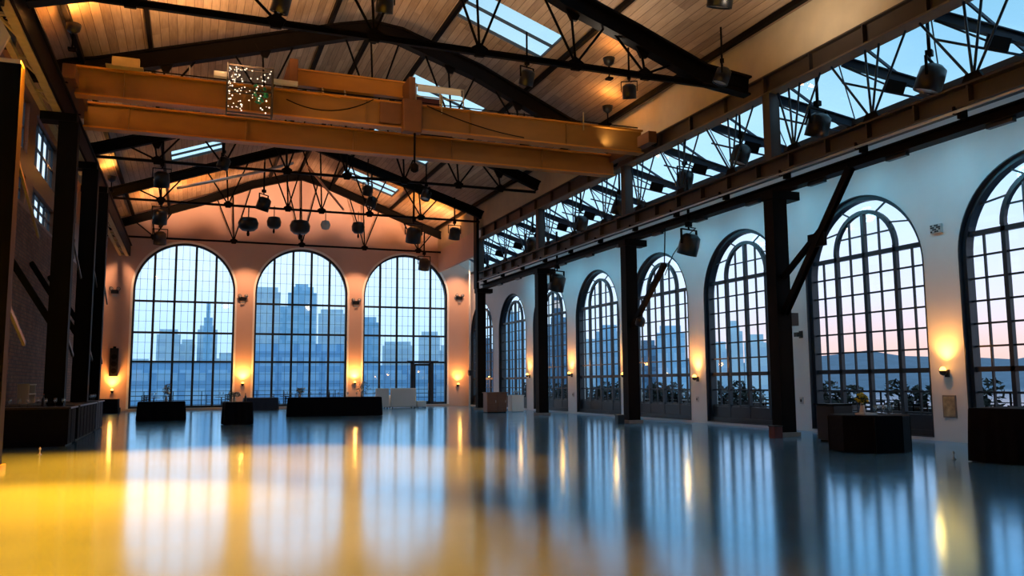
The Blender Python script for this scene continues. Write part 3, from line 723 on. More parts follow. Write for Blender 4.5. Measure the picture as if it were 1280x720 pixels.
# truss-mounted wash lights
LIGHTS = []
def wash(loc, aim, en, col, spot, size=.3): lamp('SPOT', 'wash_spot', loc, en, col, size=size, spot=spot, blend=.9, aim=aim)
WARM = (1, .62, .34)
NEU = (1, .80, .60); COOL_E = 84
wash((-.5, 21, 9.6), (-.3, 22, 13), 4200, (1, .50, .18), 125)
wash((1, 24.0, 10.3), (1, 24.5, 13), 500, (1, .55, .25), 150)
wash((4.5, 21.5, 9.6), (5, 22, 14), 700, NEU, 150)
wash((10.5, 21, 9.6), (10, 21, 14), 330, NEU, 150)
wash((13.0, 25, 9.6), (14.5, 25, 11.5), 130, NEU, 140)
wash((12.6, 16, 9.6), (14, 16, 12), 260, NEU, 140)
wash((6, 31, 9.4), (6, 31, 14), 130, NEU, 150)
wash((-2.0, 31, 9.4), (-2, 31, 14), 200, AMB, 150)
wash((2, 39, 9.6), (2, 40, 14), 110, AMB, 150)
wash((11, 39.5, 9.6), (11, 40, 14), 50, NEU, 150)
wash((-1, 47.5, 9.8), (-1, 49, 14), 1500, AMB, 130)
wash((13, 47.5, 9.8), (13, 49, 13), 1300, AMB, 130)
for x in (-1.5, 2.5, 6.2, 10, 14): wash((x, 46.0, 9.7), (x, 53, 13.9), 2300, (1, .50, .30), 56, .12)
for x in (2.98, 9.7, -4.0, 16.4): wash((x, 50.9, 9.4), (x, 53, 6.5), 640, (1, .48, .24), 70, .08)
wash((3, 23.4, 8.9), (5.5, 27, 9.8), 60, WARM, 120)
wash((5, 20.5, 9.4), (8, 26, 10.2), 120, (1, .66, .34), 110)
wash((11, 20.5, 9.2), (11, 26, 10), 120, (1, .72, .4), 100)
ww = thing('wall_fill_lamp', '', 'wall light')  # added bars with cool spots, there to brighten the right wall
MB().box(-.06, .06, -.3, .3, -.09, 0).build('housing', CAN, ww); MB().box(.03, .062, -.27, .27, -.08, -.02).build('lens', SILVER, ww)
k = 0; y = 9.2
while y < 43:
    o = ww if k == 0 else copy_tree(ww); o.location = (15.32, y, 6.75); o['label'] = 'slim black lamp added under the lower beam to brighten the white right wall'; o['category'] = 'wall light'; o['group'] = 'added fill lamps under the lower beam'
    wash((15.40, y, 6.66), (17.3, y, 5.6), COOL_E, (.24, .72, 1.0), 165, .25); y += 2.7; k += 1  # cool fill spot added at each bar
# amber pool on the floor from the nearest truss
POOL = (1, .235, .007)
lamp('SPOT', 'floor_pool', (-2.6, 18.0, 8.8), 88000, POOL, size=.3, spot=56, blend=.8, aim=(-2.3, 9.6, 0))
lamp('SPOT', 'floor_pool', (1.2, 19.0, 9.5), 36000, POOL, size=.3, spot=68, blend=.7, aim=(1.0, 17.0, 0))
lamp('SPOT', 'floor_pool', (-1.6, 19.0, 9.5), 19000, POOL, size=.3, spot=66, blend=.5, aim=(-2.6, 16.6, 0))

# ------------------------------------------------------------------ furniture inside
def draped(name, label, cx, cy, hx, hy, h, m, rz=0., oct_=False, flare=.04, cat='table', group=None):
    t = thing(name, label, cat, (cx, cy, 0), group)
    N = 96
    def outline(u, f):
        a = 2 * PI * u
        if oct_:
            k = 8; aa = (a % (2 * PI / k)) - PI / k; r = math.cos(PI / k) / math.cos(aa); return hx * r * math.cos(a) * f, hy * r * math.sin(a) * f
        c, s_ = math.cos(a), math.sin(a); q = max(abs(c) , abs(s_)); return hx * c / q * f, hy * s_ / q * f
    b = MB(); rings = []
    levels = [(h, .94, 0), (h - .004, .985, 0), (h - .03, 1, .1), (h * .6, 1.0, .5), (h * .3, 1, .8), (.015, 1, 1)]
    for z, f, fl in levels:
        R = []
        for i in range(N):
            x, y = outline(i / N, f); L = math.hypot(x, y)
            wv = 0 if oct_ else (math.sin(i * 2 * PI * 14 / N) * .018 + math.sin(i * 2 * PI * 5 / N + 1) * .012) * fl + flare * fl * (.5 if oct_ else 1)
            x *= 1 + wv / L; y *= 1 + wv / L
            X = cx + x * math.cos(rz) - y * math.sin(rz); Y = cy + x * math.sin(rz) + y * math.cos(rz)
            R.append(b.bm.verts.new((X, Y, z)))
        rings.append(R)
    for A, B in zip(rings, rings[1:]):
        for k in range(N):
            f = b.bm.faces.new((A[k], A[(k + 1) % N], B[(k + 1) % N], B[k])); f.smooth = not oct_
    b.bm.faces.new(rings[0])
    b.build('tablecloth', m, t)
    p = MB()
    if oct_: p.lathe([(hx * .93, h - .035), (hx * .93, h - .008)], (cx, cy, 0), 8)
    else: p.bar((cx - hx * .9 * math.cos(rz), cy - hx * .9 * math.sin(rz), h - .02), (cx + hx * .9 * math.cos(rz), cy + hx * .9 * math.sin(rz), h - .02), hy * 1.8, .02)
    p.build('tabletop', WOODB, t)
    for sx in (-1, 1):
        for sy in (-1, 1):
            lx, ly = sx * hx * .7, sy * hy * .7; X = cx + lx * math.cos(rz) - ly * math.sin(rz); Y = cy + lx * math.sin(rz) + ly * math.cos(rz)
            p = MB(); p.tube([(X, Y, 0), (X, Y, h - .03)], .02, 6); p.build('leg', STEEL, t)
    return t
draped('cocktail_table', 'black draped cocktail table in front of the left far arch', -1.06, 38.6, .92, .45, .80, BLACK)
draped('cocktail_table', 'black draped cocktail table in front of the far pier, between left and middle arches', 1.72, 33.3, .48, .42, .84, BLACK, .1)
draped('reception_table', 'long black draped reception table before the middle far arch', 6.35, 39.6, 2.12, .45, .88, BLACK, -.10)
draped('display_table', 'eight-sided black draped table by the right-hand arches, yellow flowers on top', 13.65, 14.2, .82, .82, .77, BLACK, .15, True)
draped('side_table', 'black draped table cut off at the right edge of the picture', 14.2, 11.2, .62, .5, .98, BLACK, .2)
draped('side_table', 'low dark draped table in the far left corner', -4.15, 50.3, .6, .6, .75, BLACK)
draped('back_table', 'low dark draped table at the far wall, left of the long reception table', 3.9, 51.0, .95, .5, .72, BLUECL)
# dark side cabinet behind the eight-sided table
t = thing('side_cabinet', 'low dark cabinet standing left of the eight-sided table near the arches', 'cabinet', (15.1, 16.6, 0))
MB().box(14.6, 15.2, 16.3, 16.9, .05, .9).build('body', CAN, t, .02)
MB().box(14.56, 15.24, 16.26, 16.94, .9, .93).build('top', STEEL, t); MB().box(14.65, 15.15, 16.35, 16.85, 0, .05).build('plinth', STEEL, t)
# bar counters, left
def bar_counter(lb, y0, y1, x0, x1, m):
    t = thing('bar_counter', lb, 'bar counter', ((x0 + x1) / 2, y0, 0))
    b = MB(); b.box(x0, x1, y0, y1, .04, .92); y = y0 + .5
    while y < y1 - .1: b.box(x1, x1 + .012, y - .01, y + .01, .06, .9); y += .8
    b.build('front_panel', m, t, .01)
    MB().box(x0 - .02, x1 + .05, y0 - .05, y1 + .03, .92, .96).build('counter_top', CAN, t, .01)
    MB().box(x0 + .05, x1 - .05, y0 + .05, y1 - .05, 0, .04).build('plinth', STEEL, t)
bar_counter('black bar counter with its end facing the viewer, just before the second left column', 23.6, 25.0, -4.85, -2.78, BLACK)
bar_counter('long black bar counter behind the second left column, along the brick wall', 25.9, 30.45, -4.85, -2.82, BLACK)
bar_counter('navy-draped bar counter beyond the third left column', 31.4, 33.6, -4.85, -2.88, BLUECL)
t = thing('back_bar_shelf', 'pale low shelf rack standing on the bar counter against the brick wall', 'shelf', (-4.4, 29, .96))
for y in (28.2, 29.3): MB().box(-4.7, -4.4, y - .02, y + .02, .965, 1.55).build('upright', CREAM, t)
b = MB()
for z in (1.25, 1.53): b.box(-4.7, -4.38, 28.15, 29.35, z - .015, z + .015)
b.build('shelf', CREAM, t)
# white lounge cubes at the far wall
for x, w_, lb in ((10.85, .40, 'tall narrow white lounge chair back beside the reception table end'), (12.15, .78, 'large square white armchair by the right far arch')):
    t = thing('lounge_chair', lb, 'armchair', (x, 50.2, 0))
    MB().box(x - w_, x + w_, 49.95, 50.15, .08, 1.2).build('backrest', WHITE, t, .05)
    MB().box(x - w_ + .02, x + w_ - .02, 50.15, 50.85, .08, .55).build('seat', WHITE, t, .05)
    if w_ > .5:
        for s in (-1, 1): MB().box(x + s * (w_ - .08) - .08, x + s * (w_ - .08) + .08, 50.15, 50.85, .55, .78).build('armrest', WHITE, t, .04)
    for s in (-1, 1):
        for yy in (50.0, 50.75): MB().tube([(x + s * (w_ - .1), yy, 0), (x + s * (w_ - .1), yy, .09)], .03, 8).build('leg', STEEL, t)
t = thing('ottoman', 'low white ottoman right of the square white armchair', 'ottoman', (13.2, 50.2, 0))
MB().box(12.98, 13.55, 49.9, 50.5, .06, .42).build('cushion', WHITE, t, .05)
for sx in (13.04, 13.49):
    for sy in (49.96, 50.44): MB().tube([(sx, sy, 0), (sx, sy, .07)], .025, 6).build('leg', STEEL, t)
# brown cabinet and white console right of the farthest column
t = thing('wooden_cabinet', 'brown wooden cabinet between the farthest two right columns', 'cabinet', (14.2, 39.8, 0))
MB().box(13.9, 14.95, 39.7, 40.3, .04, .98).build('body', WOODB, t, .01); MB().box(13.86, 14.99, 39.66, 40.34, .98, 1.02).build('top', WOODB, t)
for a, c_ in ((13.92, 14.41), (14.44, 14.93)):
    d = MB().box(a, c_, 39.68, 39.7, .08, .95).build('door', WOODB, t); MB().tube([(c_ - .06, 39.66, .5), (c_ - .06, 39.66, .62)], .012, 6).build('handle', SILVER, d)
MB().box(13.93, 14.92, 39.73, 40.27, 0, .04).build('plinth', STEEL, t)
t = thing('console_table', 'white covered service table with glassware, right of the brown cabinet', 'table', (15.4, 40.3, 0))
MB().box(15.35, 16.0, 40.0, 40.6, .02, .82).build('cover', WHITE, t, .02); MB().box(15.32, 16.03, 39.97, 40.63, .82, .85).build('tabletop', WHITE, t)
b = MB(); b.tube([(XR - .2, 27.9, 5.6), (XR - .25, 27.2, 6.3), (XR - .3, 26.4, 6.75), (XR - .4, 25.4, 7.0), (15.9, 24.2, 6.75)], .02, 6)
tag(b.build('power_cable', STEEL), 'thin black cable looping over the white wall left of the nearest column', 'cable')
# small bins by columns
for x, y, lb in ((14.45, 18.3, 'small black floor bin beside the foot of the nearest right column'), (14.4, 26.8, 'small black floor bin beside the foot of the second right column')):
    t = thing('waste_bin', lb, 'bin', (x, y, 0))
    MB().box(x - .13, x + .13, y - .12, y + .12, 0, .30).build('body', MAROON if y < 20 else CAN, t, .01); MB().box(x - .14, x + .14, y - .13, y + .13, .30, .33).build('rim', CAN, t)
# wall devices
def emergency(lb, loc, rz):
    t = thing('emergency_light', lb, 'emergency light', loc)
    MB().poly([], []).box(loc[0] - .2, loc[0] + .2, loc[1] - .05, loc[1] + .062, loc[2] - .1, loc[2] + .12).build('housing', CAN, t)
    for s in (-1, 1):
        b = MB(); b.lathe([(.05, .08), (.11, 0), (.11, -.05), (.09, -.06)], (loc[0] + s * .19, loc[1] - .09, loc[2] + .17), 12, (0, 1, 0)); b.build('lamp_head', CAN, t)
        b = MB(); b.lathe([(0, -.065), (.085, -.065), (.085, -.055), (0, -.055)], (loc[0] + s * .19, loc[1] - .09, loc[2] + .17), 12, (0, 1, 0)); b.build('lens', SILVER, t)
    b = MB(); b.box(loc[0] - .12, loc[0] + .12, loc[1] - .06, loc[1] - .05, loc[2] - .28, loc[2] - .16); b.build('label_plate', SILVER, t)
    t.rotation_euler = (0, 0, rz)
emergency('twin-head emergency light on the far pier between left and middle arches', (2.85, YB - .06, 6.65), 0)
emergency('twin-head emergency light on the far pier between middle and right arches', (9.72, YB - .06, 6.6), 0)
emergency('twin-head emergency light on the far wall left of the left arch', (-4.2, YB - .06, 6.85), 0)
emergency('twin-head emergency light on the far wall right of the right arch', (16.6, YB - .06, 7.1), 0)
t = thing('wall_fixture', 'grey patterned emergency light box high on the nearest white pier', 'emergency light', (XR, 15.36, 5.25))
MB().box(XR - .08, XR - .002, 15.2, 15.52, 5.13, 5.35).build('housing', SILVER, t)
b = MB()
for i in range(5):
    for j in range(4):
        if (i * 7 + j * 5) % 3: b.box(XR - .09, XR - .08, 15.22 + i * .06, 15.265 + i * .06, 5.15 + j * .05, 5.185 + j * .05)
b.build('grille', CAN, t)
t = thing('wall_speaker', 'tall dark column speaker on the far wall left of the left arch', 'speaker', (-4.05, YB, 2.8))
MB().box(-4.3, -3.85, YB - .22, YB - .01, 2.0, 3.6).build('cabinet', CAN, t, .02)
b = MB()
for z in (2.3, 2.7, 3.1): b.lathe([(0, 0), (.14, 0), (.15, .02)], (-4.07, YB - .23, z), 14, (0, -1, 0))
b.build('driver', STEEL, t)
MB().box(-4.15, -4.0, YB - .1, YB, 3.6, 3.7).build('bracket', STEEL, t)
t = thing('wall_speaker', 'small black box speaker on the pipe right of the right far arch', 'speaker', (16.95, 51.6, 2.1))
MB().box(16.8, 17.1, 51.5, 51.74, 1.95, 2.3).build('cabinet', CAN, t, .02)
t = thing('poster', 'small framed photo poster on the nearest white pier', 'poster', (XR, 15.33, .85))
MB().box(XR - .03, XR - .002, 15.14, 15.52, .58, 1.12).build('frame', CONC, t)
b = MB(); b.box(XR - .036, XR - .031, 15.17, 15.49, .61, 1.09); b.build('print', mat('poster_print', (.35, .28, .16), .6, 0, .9, 9), t)
for y, z, lb in ((20.62, .9, 'small grey wall switch on the pier behind the nearest right column'), (26.2, .85, 'small dark wall switch on the pier with the amber glow left of the nearest column'), (31.5, .85, 'small wall switch on the pier by the second column'), (36.8, .9, 'small wall switch on the pier between the second and third columns')):
    t = thing('wall_switch', lb, 'switch', (XR, y, z))
    MB().box(XR - .04, XR - .001, y - .07, y + .07, z - .1, z + .1).build('plate', SILVER, t); MB().box(XR - .055, XR - .04, y - .025, y + .025, z - .04, z + .04).build('rocker', CAN, t)
t = thing('camera_box', 'small dark camera on the pier just right of the nearest column', 'camera', (XR, 20.55, 2.9))
MB().box(XR - .22, XR - .02, 20.45, 20.6, 2.82, 2.95).build('body', CAN, t); MB().box(XR - .03, XR, 20.45, 20.6, 2.78, 3.0).build('mount', CAN, t)
# flowers, glasses
def shrub(b, c, r, h, n, s, seed):
    R = random.Random(seed)
    for _ in range(n):
        a = R.uniform(0, 2 * PI); u = R.random() ** .5 * r; z = R.uniform(0, h); k = 1 - .35 * abs(z / h - .5) * 2
        p = Vector((c[0] + u * k * math.cos(a), c[1] + u * k * math.sin(a), c[2] + z))
        d = Vector((R.uniform(-1, 1), R.uniform(-1, 1), R.uniform(-.4, 1))).normalized() * s; e = d.cross(Vector((R.uniform(-1, 1), R.uniform(-1, 1), R.uniform(-1, 1)))).normalized() * s * .4
        b.poly([p - d, p - e, p + d, p + e], [(0, 1, 2, 3)])
def bouquet(lb, x, y, z, r, h, yellow, seed):
    t = thing('flower_vase', lb, 'flowers', (x, y, z))
    MB().lathe([(.05, 0), (.07, .03), (.05, .14), (.04, .2), (.055, .24)], (x, y, z), 14).build('vase', CER, t)
    b = MB(); shrub(b, (x, y, z + .2), r, h, 110, .045, seed); b.build('foliage', LEAF, t)
    b = MB(); R = random.Random(seed + 5)
    for _ in range(26):
        a = R.uniform(0, 2 * PI); u = R.uniform(0, r); p = (x + u * math.cos(a), y + u * math.sin(a), z + .2 + R.uniform(.2, 1.05) * h)
        b.lathe([(0, -.03), (.045, 0), (.03, .03), (0, .035)], p, 7)
    b.build('blossom', FLY if yellow else FLW, t)
bouquet('bright yellow flowers in a white vase on the eight-sided black table', 13.45, 14.15, .775, .12, .22, True, 3)
bouquet('leafy white flower arrangement near the right end of the long reception table', 7.6, 39.5, .885, .38, .5, False, 4)
bouquet('small plant on the left end of the long reception table', 4.8, 39.9, .885, .2, .2, False, 6)
bouquet('plant arrangement on the draped cocktail table before the left far arch', -.9, 38.6, .805, .16, .5, False, 9)
bouquet('low dark plant on the draped table between left and middle arches', 1.6, 33.3, .845, .22, .14, False, 12)
t = thing('serving_tray', 'white serving tray on the eight-sided black table', 'tray', (13.3, 13.95, .775))
MB().box(13.08, 13.42, 13.7, 13.98, .775, .79).build('base', CER, t, .005); b = MB()
for a in ((13.08, 13.1, 13.7, 13.98), (13.4, 13.42, 13.7, 13.98), (13.08, 13.42, 13.7, 13.72), (13.08, 13.42, 13.96, 13.98)): b.box(*a, .79, .82)
b.build('rim', CER, t)
gp = thing('wine_glass', '', 'glass')
MB().lathe([(.035, 0), (.006, .008), (.005, .08), (.03, .10), (.038, .14), (.03, .19)], (0, 0, 0), 10).build('bowl', BOTTLE, gp)
first = [True]
def glassware(x, y, z, lb, grp, s=1.):
    o = gp if first[0] else copy_tree(gp); first[0] = False
    o.location = (x, y, z); o.scale = (s, s, s); o['label'] = lb; o['category'] = 'glass'; o['group'] = grp
for k in range(9): glassware(13.6 + .07 * k + (.03 if k % 2 else 0), 13.9 + .10 * (k % 3), .775, 'wine glass standing on the right half of the eight-sided table', 'glasses on the eight-sided table')
for k in range(10): glassware(4.4 + .42 * k, 39.75 - .042 * k, .885, 'glass standing along the long reception table', 'glasses on the long reception table', 1.2)
for k in range(4): glassware(-1.7 + .35 * k, 38.45, .805, 'glass on the draped table before the left far arch', 'glasses before the left arch', 1.2)
for k in range(7): glassware(-3.0 - .2 * k, 24.3 + .12 * (k % 2), .962, 'glass on the near end of the black bar counter', 'glasses on the bar counter', 1.15)
for k in range(4): glassware(-3.1, 31.7 + .45 * k, .962, 'glass on the navy-draped bar counter', 'glasses on the navy bar', 1.2)
for k in range(5): glassware(15.45 + .11 * k, 40.2, .852, 'glass on the white service table', 'glasses on the service table', 1.3)
for k, (x, y, z, h) in enumerate(((2.0, 33.4, .845, .3), (6.1, 39.7, .885, .3), (-3.5, 24.6, .962, .3))):
    t = thing('bottle', ['dark bottle on the draped table between left and middle arches', 'dark bottle at the middle of the long reception table', 'dark bottle on the near end of the bar counter'][k], 'bottle', (x, y, z))
    MB().lathe([(.038, 0), (.04, .02), (.04, .18), (.015, .24), (.015, .3)], (x, y, z), 12).build('body', CAN, t); MB().lathe([(.017, .3), (.017, .32)], (x, y, z), 8).build('cap', RED, t)
# floor candle/sparkle near right front and left bar
for x, y, lb in ((13.55, 12.0, 'tiny silver floor stand below the nearest amber uplight'), (-3.0, 21.0, 'small white twisted ribbon on the floor by the left column')):
    b = MB(); b.lathe([(.05, 0), (.012, .03), (.01, .1), (.03, .12), (.0, .17)], (x, y, 0), 8); tag(b.build('floor_marker', SILVER), lb, 'marker')

# ------------------------------------------------------------------ outside: terraces, furniture, city
t_ = MB(); t_.box(XR + .45, 25.5, YN, YB + 9, -.35, -.02); t_.box(XL - 6, XR + .46, YB + .45, YB + 9, -.35, -.02)
struct(t_.build('floor_terrace', DECK), 'paved roof terrace outside the arched windows')
rail = thing('terrace_railing', 'dark railing along the edge of the terrace outside the right arches', 'railing', (24.5, 20, -.02))
b = MB(); y = 5
while y < YB + 8: b.bar((24.5, y, -.02), (24.5, y, 1.05), .05); y += 1.8
b.build('post', STEEL, rail); b = MB()
for z in (1.05, .75, .45, .15): b.bar((24.5, 5, z), (24.5, YB + 8, z), .03)
b.build('rail', STEEL, rail)
rail = thing('terrace_railing', 'dark railing along the terrace edge outside the far arches', 'railing', (5, YB + 8, -.02))
b = MB(); x = XL - 5
while x < XR: b.bar((x, YB + 8, -.02), (x, YB + 8, 1.05), .05); x += 1.8
b.build('post', STEEL, rail); b = MB()
for z in (1.05, .75, .45, .15): b.bar((XL - 5, YB + 8, z), (XR, YB + 8, z), .03)
b.build('rail', STEEL, rail)
cp = thing('bistro_chair', '', 'chair')
MB().box(-.2, .2, -.2, .2, .43, .46).build('seat', CAN, cp); b = MB()
for z in (.62, .74, .86): b.bar((-.18, .2, z), (.18, .2, z), .02, .06)
b.build('backrest', CAN, cp)
for sx in (-.18, .18):
    for sy in (-.18, .2): MB().bar((sx, sy, 0), (sx, sy, .44 if sy < 0 else .9), .03).build('leg', STEEL, cp)
tp = thing('bistro_table', '', 'table')
MB().lathe([(.38, .72), (.38, .75)], (0, 0, 0), 20).build('tabletop', CAN, tp); MB().lathe([(.2, 0), (.04, .04), (.03, .7), (.15, .72)], (0, 0, 0), 12).build('pedestal', STEEL, tp)
fc = [True]; ft = [True]
def set_at(x, y, side, n=3):
    o = tp if ft[0] else copy_tree(tp); ft[0] = False
    o.location = (x, y, -.02); o['label'] = 'dark round bistro table on the terrace outside the %s arches' % side; o['category'] = 'table'; o['group'] = 'bistro tables outside the %s arches' % side
    a0 = random.uniform(0, 6)
    for k in range(n):
        a = a0 + k * 2 * PI / n
        c_ = cp if fc[0] else copy_tree(cp); fc[0] = False
        c_.location = (x + .68 * math.cos(a), y + .68 * math.sin(a), -.02); c_.rotation_euler = (0, 0, a - PI / 2)
        c_['label'] = 'dark bistro chair on the terrace outside the %s arches' % side; c_['category'] = 'chair'; c_['group'] = 'bistro chairs outside the %s arches' % side
    glassware(x - .1, y, .735, 'glass on a terrace table outside the %s arches' % side, 'terrace glasses, %s arches' % side, 1.6)
    glassware(x + .1, y + .15, .735, 'glass on a terrace table outside the %s arches' % side, 'terrace glasses, %s arches' % side, 1.6)
for k in range(16): set_at(18.85 + (k % 2) * .4, 12.0 + 2.6 * k, 'right', 4)
for k in range(5): set_at(-2.0 + 3.9 * k, YB + 2.6, 'far', 3)
for k, c in enumerate(RW[1:]):
    side = words[k + 1]
    t = thing('planter_box', 'long dark planter with a low hedge outside the %s arch from the far corner' % side, 'planter', (21.6, c + 1.5, -.02))
    MB().box(21.3, 21.9, c - .6, c + 3.4, -.02, .65).build('trough', CAN, t)
    b = MB()
    for q in range(7): shrub(b, (21.6, c - .3 + q * .57, .55), .45, .75 + .2 * math.sin(q * 2.1 + k), 130, .12, k * 10 + q)
    b.build('hedge', LEAFD, t)
# ground, water, hills
struct(MB().box(-6000, 9000, -3000, 9000, -31, -30).build('ground', WATER), 'blue harbour water and low ground far below the terrace')
def ridge(lb, pts, th, base=-30):
    b = MB(); n = len(pts)
    P = []
    for (x, y, z) in pts:
        d = Vector((x, y, 0)).normalized() * th
        P += [(x - d.x, y - d.y, base), (x, y, z), (x + d.x, y + d.y, base)]
    F = []
    for i in range(n - 1):
        a = i * 3; c_ = a + 3; F += [(a, c_, c_ + 1, a + 1), (a + 1, c_ + 1, c_ + 2, a + 2)]
    b.poly(P, F, True); return tag(b.build('hill_ridge', HILL), lb, 'hill')
def polar(az, dist, z): return (dist * math.sin(math.radians(az)), dist * math.cos(math.radians(az)), z)
ridge('long low blue hills on the horizon beyond the right arches', [polar(26 + 2 * k, 4000, 105 + 18 * math.sin(k * .9) + 9 * math.sin(k * 2.3)) for k in range(26)], 700)
ridge('low blue hills on the horizon beyond the far arches', [polar(-30 + 3.8 * k, 4300, 60 + 26 * math.sin(k * 1.3)) for k in range(14)], 700)
bm_n = [0]
def tower(lb, az0, az1, dist, ztop, m, depth=30, crown=None):
    a = Vector(polar(az0, dist, 0)); c_ = Vector(polar(az1, dist, 0)); w_ = (c_ - a).length; mid = (a + c_) / 2; rz = math.atan2((c_ - a).y, (c_ - a).x)
    t = thing('city_building', lb, 'building', (mid.x, mid.y, -30)); t.rotation_euler = (0, 0, rz)
    def loc(b, name, mm):                      # built around origin, then parented
        me = b.build(name, mm); me.parent = t; return me
    b = MB(); b.box(-w_ / 2, w_ / 2, 0, depth, 0, ztop + 30); loc(b, 'facade', m)
    b = MB(); b.box(-w_ / 2 + 1, w_ / 2 - 1, 1, depth - 1, ztop + 30, ztop + 32)
    if crown: b.box(-w_ * .25, w_ * .2, 2, depth - 3, ztop + 32, ztop + 30 + crown)
    loc(b, 'roof', m)
import numpy as _np
f_, yaw_, pit_, rol_ = 1043.72, .367218, .112661, -.0065607
cy_, sy_, cp_, sp_ = math.cos(yaw_), math.sin(yaw_), math.cos(pit_), math.sin(pit_)
FW = Vector((sy_ * cp_, cy_ * cp_, sp_)); RT = Vector((cy_, -sy_, 0)); UP = RT.cross(FW)
c0, s0 = math.cos(rol_), math.sin(rol_); R2 = RT * c0 + UP * s0; U2 = UP * c0 - RT * s0
def azel(x, y):
    d = FW + R2 * ((x - 640) / f_) + U2 * ((360 - y) / f_)
    return math.degrees(math.atan2(d.x, d.y)), d.z / math.hypot(d.x, d.y)
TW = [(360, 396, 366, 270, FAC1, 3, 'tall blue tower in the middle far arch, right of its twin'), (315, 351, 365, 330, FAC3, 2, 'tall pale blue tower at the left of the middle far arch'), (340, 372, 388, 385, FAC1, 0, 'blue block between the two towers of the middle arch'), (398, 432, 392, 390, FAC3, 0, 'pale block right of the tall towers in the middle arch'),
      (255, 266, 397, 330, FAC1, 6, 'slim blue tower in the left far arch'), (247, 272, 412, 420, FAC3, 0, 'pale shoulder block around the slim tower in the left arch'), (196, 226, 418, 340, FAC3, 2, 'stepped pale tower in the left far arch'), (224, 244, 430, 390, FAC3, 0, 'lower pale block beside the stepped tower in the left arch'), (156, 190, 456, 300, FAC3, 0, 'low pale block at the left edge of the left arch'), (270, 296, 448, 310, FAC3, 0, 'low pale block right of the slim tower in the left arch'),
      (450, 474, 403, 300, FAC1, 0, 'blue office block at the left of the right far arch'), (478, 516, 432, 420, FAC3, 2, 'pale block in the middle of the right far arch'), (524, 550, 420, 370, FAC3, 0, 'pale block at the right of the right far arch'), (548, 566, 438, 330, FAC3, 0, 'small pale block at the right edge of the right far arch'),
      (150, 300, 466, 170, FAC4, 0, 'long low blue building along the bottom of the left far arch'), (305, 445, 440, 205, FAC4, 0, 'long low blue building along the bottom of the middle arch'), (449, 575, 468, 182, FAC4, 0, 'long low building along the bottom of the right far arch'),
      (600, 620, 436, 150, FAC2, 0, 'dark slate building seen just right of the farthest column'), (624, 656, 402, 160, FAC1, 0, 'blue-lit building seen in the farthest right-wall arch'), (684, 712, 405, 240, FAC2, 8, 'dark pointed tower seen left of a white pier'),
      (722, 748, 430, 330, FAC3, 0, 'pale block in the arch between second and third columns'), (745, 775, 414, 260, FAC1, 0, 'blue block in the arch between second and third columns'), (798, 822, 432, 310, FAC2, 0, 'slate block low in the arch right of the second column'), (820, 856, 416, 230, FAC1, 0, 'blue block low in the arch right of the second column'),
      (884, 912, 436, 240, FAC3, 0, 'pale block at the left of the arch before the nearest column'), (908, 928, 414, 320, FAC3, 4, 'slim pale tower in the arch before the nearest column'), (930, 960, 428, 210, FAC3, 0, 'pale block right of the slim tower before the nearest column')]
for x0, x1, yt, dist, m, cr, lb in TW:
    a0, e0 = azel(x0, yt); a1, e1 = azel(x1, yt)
    tower(lb, a0, a1, dist, 1.5 + dist * (e0 + e1) / 2, m, 30, cr)

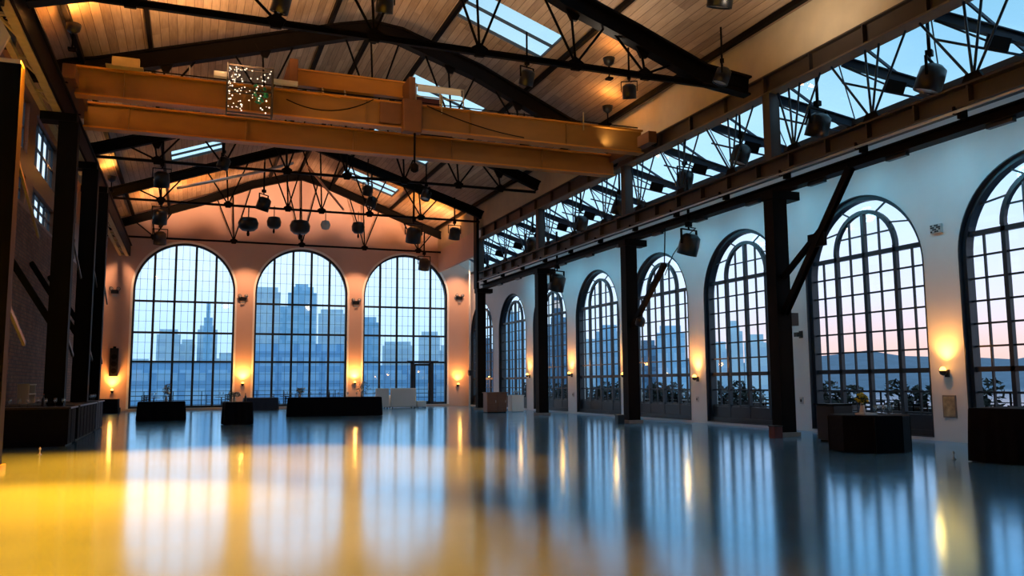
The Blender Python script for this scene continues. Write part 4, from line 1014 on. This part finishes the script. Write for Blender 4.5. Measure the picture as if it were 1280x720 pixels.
# ------------------------------------------------------------------ world
w = bpy.data.worlds.new('World'); sc.world = w; w.use_nodes = True; n = w.node_tree; n.nodes.clear()
out = n.nodes.new('ShaderNodeOutputWorld'); bg = n.nodes.new('ShaderNodeBackground')
tc = n.nodes.new('ShaderNodeTexCoord'); sp_x = n.nodes.new('ShaderNodeSeparateXYZ'); link(n, tc.outputs['Generated'], sp_x.inputs[0])
def ramp(stops):
    r = n.nodes.new('ShaderNodeValToRGB'); e = r.color_ramp.elements
    while len(e) < len(stops): e.new(.5)
    for q, (p_, c_) in zip(e, stops): q.position = p_; q.color = (*c_, 1)
    link(n, sp_x.outputs['Z'], r.inputs[0]); return r
rN = ramp([(0, (.30, .50, .72)), (.03, (.42, .64, .84)), (.12, (.60, .78, .90)), (.25, (.62, .76, .84)), (.45, (.42, .54, .60)), (1, (.27, .43, .55))])
rE = ramp([(0, (.80, .45, .34)), (.035, (.84, .55, .48)), (.09, (.70, .66, .76)), (.20, (.50, .66, .82)), (.45, (.22, .44, .56)), (1, (.22, .42, .55))])
mr = n.nodes.new('ShaderNodeMapRange'); link(n, sp_x.outputs['X'], mr.inputs[0]); mr.inputs[1].default_value = .35; mr.inputs[2].default_value = .68
mx = n.nodes.new('ShaderNodeMixRGB'); link(n, mr.outputs[0], mx.inputs[0]); link(n, rN.outputs[0], mx.inputs[1]); link(n, rE.outputs[0], mx.inputs[2])
cl = n.nodes.new('ShaderNodeTexNoise'); cl.inputs['Scale'].default_value = 3; cl.inputs['Detail'].default_value = 6
mpn = n.nodes.new('ShaderNodeMapping'); mpn.inputs['Scale'].default_value = (1, 1, 3); link(n, tc.outputs['Generated'], mpn.inputs[0]); link(n, mpn.outputs[0], cl.inputs['Vector'])
mr2 = n.nodes.new('ShaderNodeMapRange'); link(n, cl.outputs['Fac'], mr2.inputs[0]); mr2.inputs[1].default_value = .45; mr2.inputs[2].default_value = .75; mr2.inputs[3].default_value = 0; mr2.inputs[4].default_value = .4
mx2 = n.nodes.new('ShaderNodeMixRGB'); link(n, mr2.outputs[0], mx2.inputs[0]); link(n, mx.outputs[0], mx2.inputs[1]); mx2.inputs[2].default_value = (.75, .85, .92, 1)
link(n, mx2.outputs[0], bg.inputs[0]); bg.inputs[1].default_value = 1.65; link(n, bg.outputs[0], out.inputs[0])

# ------------------------------------------------------------------ camera and view
cam = bpy.data.cameras.new('camera'); co = bpy.data.objects.new('camera', cam); C.objects.link(co); sc.camera = co
cam.sensor_width = 36; cam.lens = f_ * 36 / 1280; cam.clip_end = 20000; cam.clip_start = .05
co.matrix_world = Matrix(((R2.x, U2.x, -FW.x, 0), (R2.y, U2.y, -FW.y, 0), (R2.z, U2.z, -FW.z, 1.5), (0, 0, 0, 1)))
vs = sc.view_settings; vs.view_transform = 'Standard'; vs.look = 'None'; vs.gamma = 1; vs.use_curve_mapping = False; vs.exposure = 0.0
sc.cycles.use_denoising = True; sc.cycles.max_bounces = 8; sc.cycles.transparent_max_bounces = 16
sc.cycles.sample_clamp_indirect = 6
